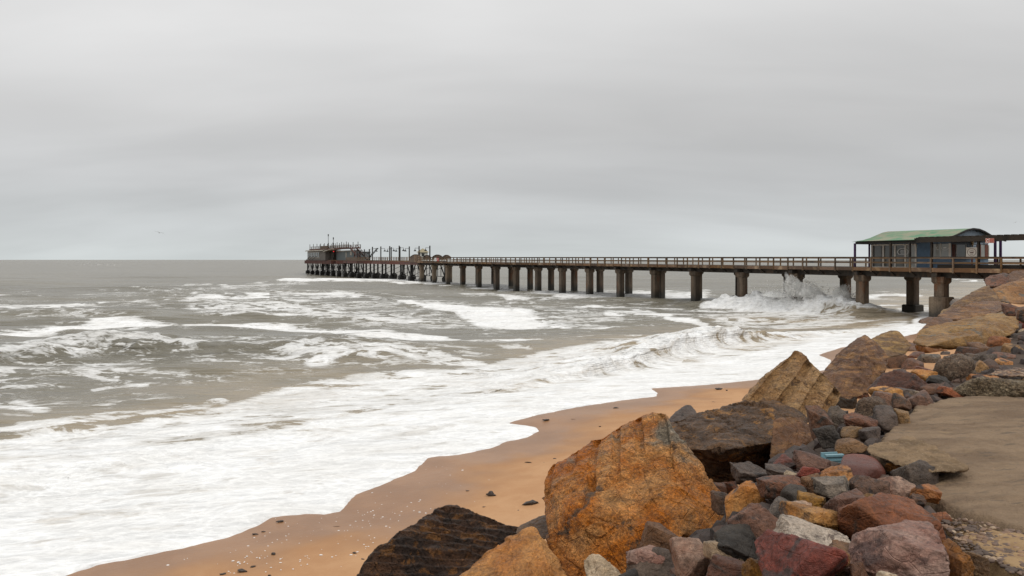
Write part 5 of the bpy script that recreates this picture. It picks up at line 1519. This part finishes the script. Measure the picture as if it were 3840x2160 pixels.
# loose rubble filling the gaps (too small and too many to tell apart)
v0, f0 = ico(2)
vv, ff, nb = [], [], 0
RX = []
for i in range(1700):
    px = rs.uniform(2000, 3980); py = rs.uniform(1240, 2330)
    if in_poly(px, py - 25, apron_px) or in_poly(px, py, apron_px) or in_poly(px, py, crust_px) or (px > 3540 and py > 1480): continue
    Yd = pile_point(px, py)
    if Yd > 34: continue
    x_, y_ = (px - 1920) / F * Yd, Yd
    if float(crest_k(np.array([x_]), np.array([y_]))[0]) < (.12 if y_ > 11 else .55): continue
    g_ = float(ground(np.array([x_]), np.array([y_]))[0])
    s_ = rs.uniform(.045, .11) * (1 + .03 * Yd)
    n = 8
    N_ = rs.normal(size=(n, 3)); N_ /= np.linalg.norm(N_, axis=1)[:, None]
    inv = (np.clip(v0 @ N_.T, 0, None) / rs.uniform(.6, 1, n)) ** 14
    r = np.minimum(np.maximum(inv.sum(1), 1e-9) ** (-1 / 14.), 1.5)
    vv.append(v0 * r[:, None] * s_ * rs.uniform(.7, 1.2, 3) + np.array([x_, y_, g_ - s_ * .1]))
    ff.append(f0 + nb); nb += len(v0)
rub = np_mesh('rubble', np.concatenate(vv), np.concatenate(ff), False)
t = NT('rubble_stone')
vo = t.node('ShaderNodeTexVoronoi', {'Vector': t.pos(), 'Scale': 6.0})
cr = t.node('ShaderNodeValToRGB', {0: t.node('ShaderNodeSeparateXYZ', {0: vo.outputs['Color']}).outputs[0]})
e = cr.color_ramp.elements
e[0].color = (.036, .03, .027, 1); e[1].color = (.15, .08, .052, 1); e[1].position = .9
x = e.new(.35); x.color = (.065, .04, .034, 1); x = e.new(.65); x.color = (.09, .066, .055, 1)
nz = t.noise(t.pos(), 30, 5, .65)
rub_m = t.done(t.mix(t.rng(nz, .3, .7, .2, .8), cr.outputs[0], (.05, .042, .038)), .7, t.bump(nz, .5, .03), .3)
link('rubble', rub, rub_m, kind='stuff', label='dark rubble filling the gaps between the rocks', cat='rubble')

# ---------------------------------------------------------------- sandy apron on the right, crust, gravel
def blanket(name, poly_px, Zp, mat, label, lift, edge, step, rough_amp, kind=None, cat=None, seed=0, mound=None):
    pts = [tuple(UZ(x_, y_, Zp)[:2]) for x_, y_ in poly_px]
    xs = np.array([p_[0] for p_ in pts]); ys = np.array([p_[1] for p_ in pts])
    gx = np.arange(xs.min() - .2, xs.max() + .2, step); gy = np.arange(ys.min() - .2, ys.max() + .2, step)
    X_, Y_ = np.meshgrid(gx, gy)
    x_ = X_.ravel(); y_ = Y_.ravel()
    ins = np.zeros(x_.shape, bool); n = len(pts)
    for i in range(n):
        ax, ay = pts[i]; bx, by = pts[(i + 1) % n]
        ins ^= ((ay > y_) != (by > y_)) & (x_ < (bx - ax) * (y_ - ay) / (by - ay + 1e-12) + ax)
    d, _, _ = seg_dist(x_, y_, pts + pts[:1])
    sd_ = np.where(ins, d, -d) - edge * .8 + .06 * fbm2(x_ * 2.2, y_ * 2.2, 3, seed) + .025 * fbm2(x_ * 9, y_ * 9, 2, seed + 4)
    h = Zp - lift + lift * smooth(-edge, edge, sd_) + rough_amp * fbm2(x_ * 1.6, y_ * 1.6, 4, seed + 8) + rough_amp * .35 * fbm2(x_ * 11, y_ * 11, 3, seed + 12)
    if mound is not None: h = h + mound(x_, y_) * smooth(0, .5, sd_)
    h = np.where(sd_ < -edge, h - .25, h)
    idx = np.arange(len(x_)).reshape(X_.shape); ok = (sd_ > -edge * 1.6).reshape(X_.shape)
    okq = ok[:-1, :-1] | ok[1:, 1:] | ok[:-1, 1:] | ok[1:, :-1]
    q_ = np.stack([idx[:-1, :-1], idx[:-1, 1:], idx[1:, 1:], idx[1:, :-1]], -1)[okq]
    us = np.unique(q_); rm = np.zeros(len(x_), np.int64); rm[us] = np.arange(len(us))
    me_ = np_mesh(name, np.stack([x_, y_, h], 1)[us], rm[q_])
    return link(name, me_, mat, kind=kind, label=label, cat=cat)
t = NT('sandy_concrete'); p = t.pos()
n1 = t.noise(t.mapped(p, (.6, 1.6, 1), rot=(0, 0, .25)), 1.8, 5, .6, .3)
c_ = t.mix(t.rng(n1, .36, .64), (.175, .118, .075), (.26, .182, .116))
c_ = t.mix(t.rng(t.noise(t.mapped(p, (1, 2.5, 1)), 4.5, 6, .7), .54, .68, 0, .8), c_, (.12, .092, .068))
c_ = t.mix(t.rng(t.noise(t.mapped(p, (1, 3, 1), (3, 1, 2)), 2.2, 4, .6), .60, .72, 0, .55), c_, (.31, .215, .12))
pits = t.noise(p, 42, 4, .7)
c_ = t.mix(t.rng(pits, .66, .72, 0, .8), c_, (.07, .055, .045))
grit = t.noise(p, 120, 3, .7)
c_ = t.mix(t.rng(grit, .60, .70, 0, .3), c_, (.36, .27, .18))
M_apron = t.done(c_, .85, t.bump(t.math('ADD', t.noise(t.mapped(p, (1, 2, 1)), 7, 5, .65), t.math('MULTIPLY', pits, .5)), .9, .04), .2)
blanket('sandy_apron', apron_px, 3.78, M_apron, 'smooth grey-brown sandy concrete apron', .16, .05, .022, .022, kind='structure', seed=3,
        mound=lambda x_, y_: .07 * smooth(2.6, 5.0, x_) * smooth(10.5, 7, y_))
t = NT('sand_crust'); p = t.pos()
n1 = t.noise(p, 5, 6, .7)
c_ = t.mix(t.rng(n1, .34, .62), (.13, .088, .052), (.235, .16, .095))
c_ = t.mix(t.rng(t.noise(p, 60, 3, .7), .60, .68, 0, .8), c_, (.36, .27, .17))
RM['crust'] = t.done(c_, .9, t.bump(n1, .8, .05), .2)
boulder('sandy crust lip jutting over the rocks from the apron', 'crust', [
    (3236, 1672, 6.73), (3300, 1655, 6.96), (3370, 1634, 7.11), (3420, 1628, 7.16), (3470, 1650, 6.92), (3560, 1705, 6.43), (3652, 1752, 5.99), (3640, 1772, 5.84), (3560, 1776, 5.79), (3440, 1770, 5.94), (3400, 1752, 6.05), (3330, 1722, 6.34),
    (3245, 1700, 6.53), (3420, 1690, 7.31)], sub=6, name='crust_lip', sharp=12, rough=.06, seed=84, lumps=.06)
t = NT('gravel_ground'); p = t.pos()
n1 = t.noise(p, 9, 5, .65)
c_ = t.mix(t.rng(n1, .34, .62), (.27, .17, .088), (.37, .245, .13))
gravel_m = t.done(c_, .9, t.bump(t.noise(p, 45, 5, .7), .8, .02), .2)
blanket('gravel_crust', crust_px, 3.80, gravel_m, 'tan gravel crust full of pebbles in the lower right corner', .20, .07, .018, .016, kind='structure', seed=31)
bank_px = [(3680, 1404), (3720, 1390), (3800, 1378), (3900, 1372), (4600, 1366), (4600, 1405), (3880, 1410), (3740, 1412)]
blanket('gravel_bank', bank_px, 3.92, gravel_m, 'gravel bank above the apron at the right edge', .30, .25, .05, .03, kind='structure', seed=37)
def pebbles(name, label, poly_px, Zp, n, smin, smax, seed):
    rs = np.random.RandomState(seed)
    xs = [p_[0] for p_ in poly_px]; ys = [p_[1] for p_ in poly_px]
    v0, f0 = ico(2); vv, ff, nb = [], [], 0; cols = []
    while len(vv) < n:
        x_ = rs.uniform(min(xs), min(max(xs), 4000)); y_ = rs.uniform(min(ys), max(ys))
        c = False
        for i in range(len(poly_px)):
            ax, ay = poly_px[i]; bx, by = poly_px[(i + 1) % len(poly_px)]
            if (ay > y_) != (by > y_) and x_ < (bx - ax) * (y_ - ay) / (by - ay) + ax: c = not c
        if not c: continue
        P0 = UZ(x_, y_, Zp)
        s_ = smin * (smax / smin) ** (rs.rand() ** 1.8)
        vv.append(v0 * s_ * np.array([rs.uniform(.8, 1.4), rs.uniform(.7, 1.1), rs.uniform(.45, .7)]) + np.array([P0[0], P0[1], Zp - s_ * .05])); ff.append(f0 + nb); nb += len(v0)
    t = NT(name + '_stone')
    vo = t.node('ShaderNodeTexVoronoi', {'Vector': t.pos(), 'Scale': 14.0})
    cr = t.node('ShaderNodeValToRGB', {0: t.node('ShaderNodeSeparateXYZ', {0: vo.outputs['Color']}).outputs[0]})
    e = cr.color_ramp.elements; e[0].color = (.085, .060, .047, 1); e[1].color = (.40, .31, .22, 1)
    x = e.new(.4); x.color = (.15, .10, .075, 1); x = e.new(.7); x.color = (.25, .15, .09, 1)
    link(name, np_mesh(name, np.concatenate(vv), np.concatenate(ff)), t.done(cr.outputs[0], .65, None, .3), kind='stuff', label=label, cat='pebbles')
pebbles('pebbles', 'small grey and brown pebbles set in the gravel crust', [(3500, 1925), (3650, 1950), (3900, 2010), (3900, 2180), (3800, 2150), (3700, 2100), (3610, 2060), (3560, 2000)], 3.80, 700, .005, .022, 9)
pebbles('bank_pebbles', 'fine pebbles on the gravel bank at the right edge', [(3700, 1404), (3740, 1390), (3900, 1375), (3900, 1408), (3760, 1410)], 3.92, 400, .012, .04, 10)

# blue plastic sheet caught between the rocks
t = NT('blue_plastic'); M_plast = t.done((.17, .30, .34), .4, None, .4)
PB = bpy.data.objects.new('plastic_crate', None); COL.objects.link(PB)
PB.location = tuple(U(3128, 1738, 6.75)); PB.scale = (.62, .7, .8); tag(PB, 'pale blue plastic crate caught between the rocks', 'crate')
def pbox(name, c, s_, rot=(0, 0, .15)):
    me_ = py_mesh(name, [(x_ * s_[0] / 2, y_ * s_[1] / 2, z_ * s_[2] / 2) for x_ in (-1, 1) for y_ in (-1, 1) for z_ in (-1, 1)], [(0, 1, 3, 2), (4, 6, 7, 5), (0, 4, 5, 1), (2, 3, 7, 6), (0, 2, 6, 4), (1, 5, 7, 3)])
    o = link(name, me_, M_plast, PB, c); o.rotation_euler = rot
pbox('wall', (0, .0, .03), (.24, .02, .09)); pbox('rim', (0, -.005, .085), (.26, .05, .02)); pbox('bottom', (0, .1, -.03), (.24, .22, .02)); pbox('rib', (0, -.014, .035), (.245, .012, .014)); pbox('wall', (0.02, .2, .03), (.24, .02, .09))

# ---------------------------------------------------------------- seaweed scraps on the sand
t = NT('seaweed'); M_weed = t.done((.035, .022, .014), .45, None, .5)
weeds = [(1845, 1860, 34, 'scrap with an upright stalk, left of the biggest boulder'), (1990, 1893, 46, 'largest dark clump of seaweed on the dry sand'), (1050, 1952, 24, 'scrap at the foam edge near the lower left'),
         (955, 1998, 20, 'small scrap close under the foam edge, lower left'), (1025, 2075, 22, 'scrap on the wet sand amid the foam flecks'), (905, 2142, 40, 'long strip near the bottom edge'), (835, 2152, 22, 'strip at the bottom edge, leftmost'),
         (953, 2122, 18, 'leaf-shaped scrap above the long strip'), (990, 1988, 14, 'tiny scrap just below the foam edge'), (1010, 2158, 16, 'scrap at the bottom edge below the flecks'), (1265, 1967, 22, 'thin twig on the wet sand'),
         (2050, 1582, 26, 'flat piece on the sand right of the foam tongue'), (2150, 1576, 20, 'thin twig right of the foam tongue'), (1815, 1902, 14, 'round crumb on the dry sand'), (1945, 1915, 12, 'small crumb near the biggest boulder'),
         (1755, 1840, 12, 'short flake in the middle of the dry sand'), (1640, 1843, 16, 'pale twig in the middle of the dry sand'), (1980, 1733, 26, 'curved twig on the upper sand'), (2040, 1733, 10, 'dot of weed beside the curved twig'), (2080, 1720, 10, 'dot of weed nearest the boulder top'),
         (2695, 1461, 22, 'brown lump on the far sand near the foam'), (2725, 1465, 10, 'small lump beside the brown one on the far sand'), (2310, 1527, 18, 'flake on the narrow far sand'), (2675, 1508, 16, 'twig on the far sand above the dark boulder'), (1330, 2075, 16, 'brown flake near the black boulder'), (1360, 2098, 12, 'crumb of weed beside the black boulder'), (2250, 1600, 10, 'speck on the upper sand left of the rocks')]
rs = np.random.RandomState(19)
for (px, py, w_, lab) in weeds:
    P0 = UZ(px, py, .5); zg = float(ground(P0[:1], P0[1:2])[0]); P0 = UZ(px, py, zg); zg = float(ground(P0[:1], P0[1:2])[0])
    L_ = w_ * P0[1] / F
    v0, f0 = ico(3)
    th = .28 if 'twig' not in lab else .1
    N_ = rs.normal(size=(7, 3)); N_ /= np.linalg.norm(N_, axis=1)[:, None]
    inv = (np.clip(v0 @ N_.T, 0, None) / rs.uniform(.55, 1, 7)) ** 9
    r = np.minimum(np.maximum(inv.sum(1), 1e-9) ** (-1 / 9.), 1.4) * (1 + .5 * fbm3(v0 * 2.2 + rs.uniform(0, 30), 3))
    V_ = v0 * r[:, None] * np.array([L_ / 2, L_ * th * .9, L_ * th * .5])
    V_[:, 2] += .25 * V_[:, 0] ** 2 / L_ * rs.uniform(-1, 1)
    if 'upright' in lab:
        m_ = v0[:, 2] > .75
        V_[m_, 2] += (v0[m_, 2] - .75) * L_ * 1.2
    a_ = rs.uniform(-.6, .6)
    V_ = V_ @ np.array([[math.cos(a_), math.sin(a_), 0], [-math.sin(a_), math.cos(a_), 0], [0, 0, 1]])
    V_[:, 2] -= V_[:, 2].min() + .006
    me_ = np_mesh('seaweed', V_, f0)
    link('seaweed', me_, M_weed, None, (P0[0], P0[1], zg), 'dark seaweed ' + lab, 'seaweed', 'seaweed scraps washed up on the sand')

# ---------------------------------------------------------------- gulls
t = NT('gull_feathers'); M_gull = t.done((.33, .32, .31), .8); t = NT('gull_dark'); M_gulld = t.done((.10, .10, .10), .8)
def gull(px, py, depth, span, yaw, roll, label):
    n = 10; v, f = [], []
    prof = [(-.34, .004), (-.26, .03), (-.12, .062), (.04, .075), (.16, .062), (.23, .045), (.28, .048), (.33, .035), (.37, .012), (.41, .004)]
    for (x_, r) in prof:
        for i in range(n): v.append((x_, r * math.cos(2 * math.pi * i / n), r * .9 * math.sin(2 * math.pi * i / n)))
    for k_ in range(len(prof) - 1):
        for i in range(n):
            j = (i + 1) % n; f.append((k_ * n + i, k_ * n + j, (k_ + 1) * n + j, (k_ + 1) * n + i))
    f += [tuple(range(n)), tuple(range(len(prof) * n - 1, (len(prof) - 1) * n - 1, -1))]
    for s_ in (-1, 1):
        st = [(.0, .16, -.07, .02), (.30, .20, .0, .13), (.55, .13, -.06, .11), (.80, .02, -.10, .02)]
        b = len(v)
        for (y_, xf, xb, z_) in st:
            for (xx, dz) in ((xf, .008), (xf * .5 + xb * .5, .02), (xb, .004), (xf * .5 + xb * .5, -.006)): v.append((xx, s_ * y_, z_ + dz))
        for k_ in range(3):
            for i in range(4):
                j = (i + 1) % 4; f.append((b + k_ * 4 + i, b + k_ * 4 + j, b + k_ * 4 + 4 + j, b + k_ * 4 + 4 + i))
        f += [(b, b + 1, b + 2, b + 3), (b + 15, b + 14, b + 13, b + 12)]
    me_ = py_mesh('gull', [tuple(c_ * span / 1.6 for c_ in p_) for p_ in v], f, True)
    o = link('gull', me_, M_gull, None, tuple(U(px, py, depth)), label, 'bird'); o.rotation_euler = (roll, .05, yaw)
gull(598, 873, 110, 1.25, 2.2, .25, 'grey gull gliding low over the open sea at left')
gull(3808, 834, 260, 1.2, .6, -.3, 'tiny distant gull above the canopy at right')
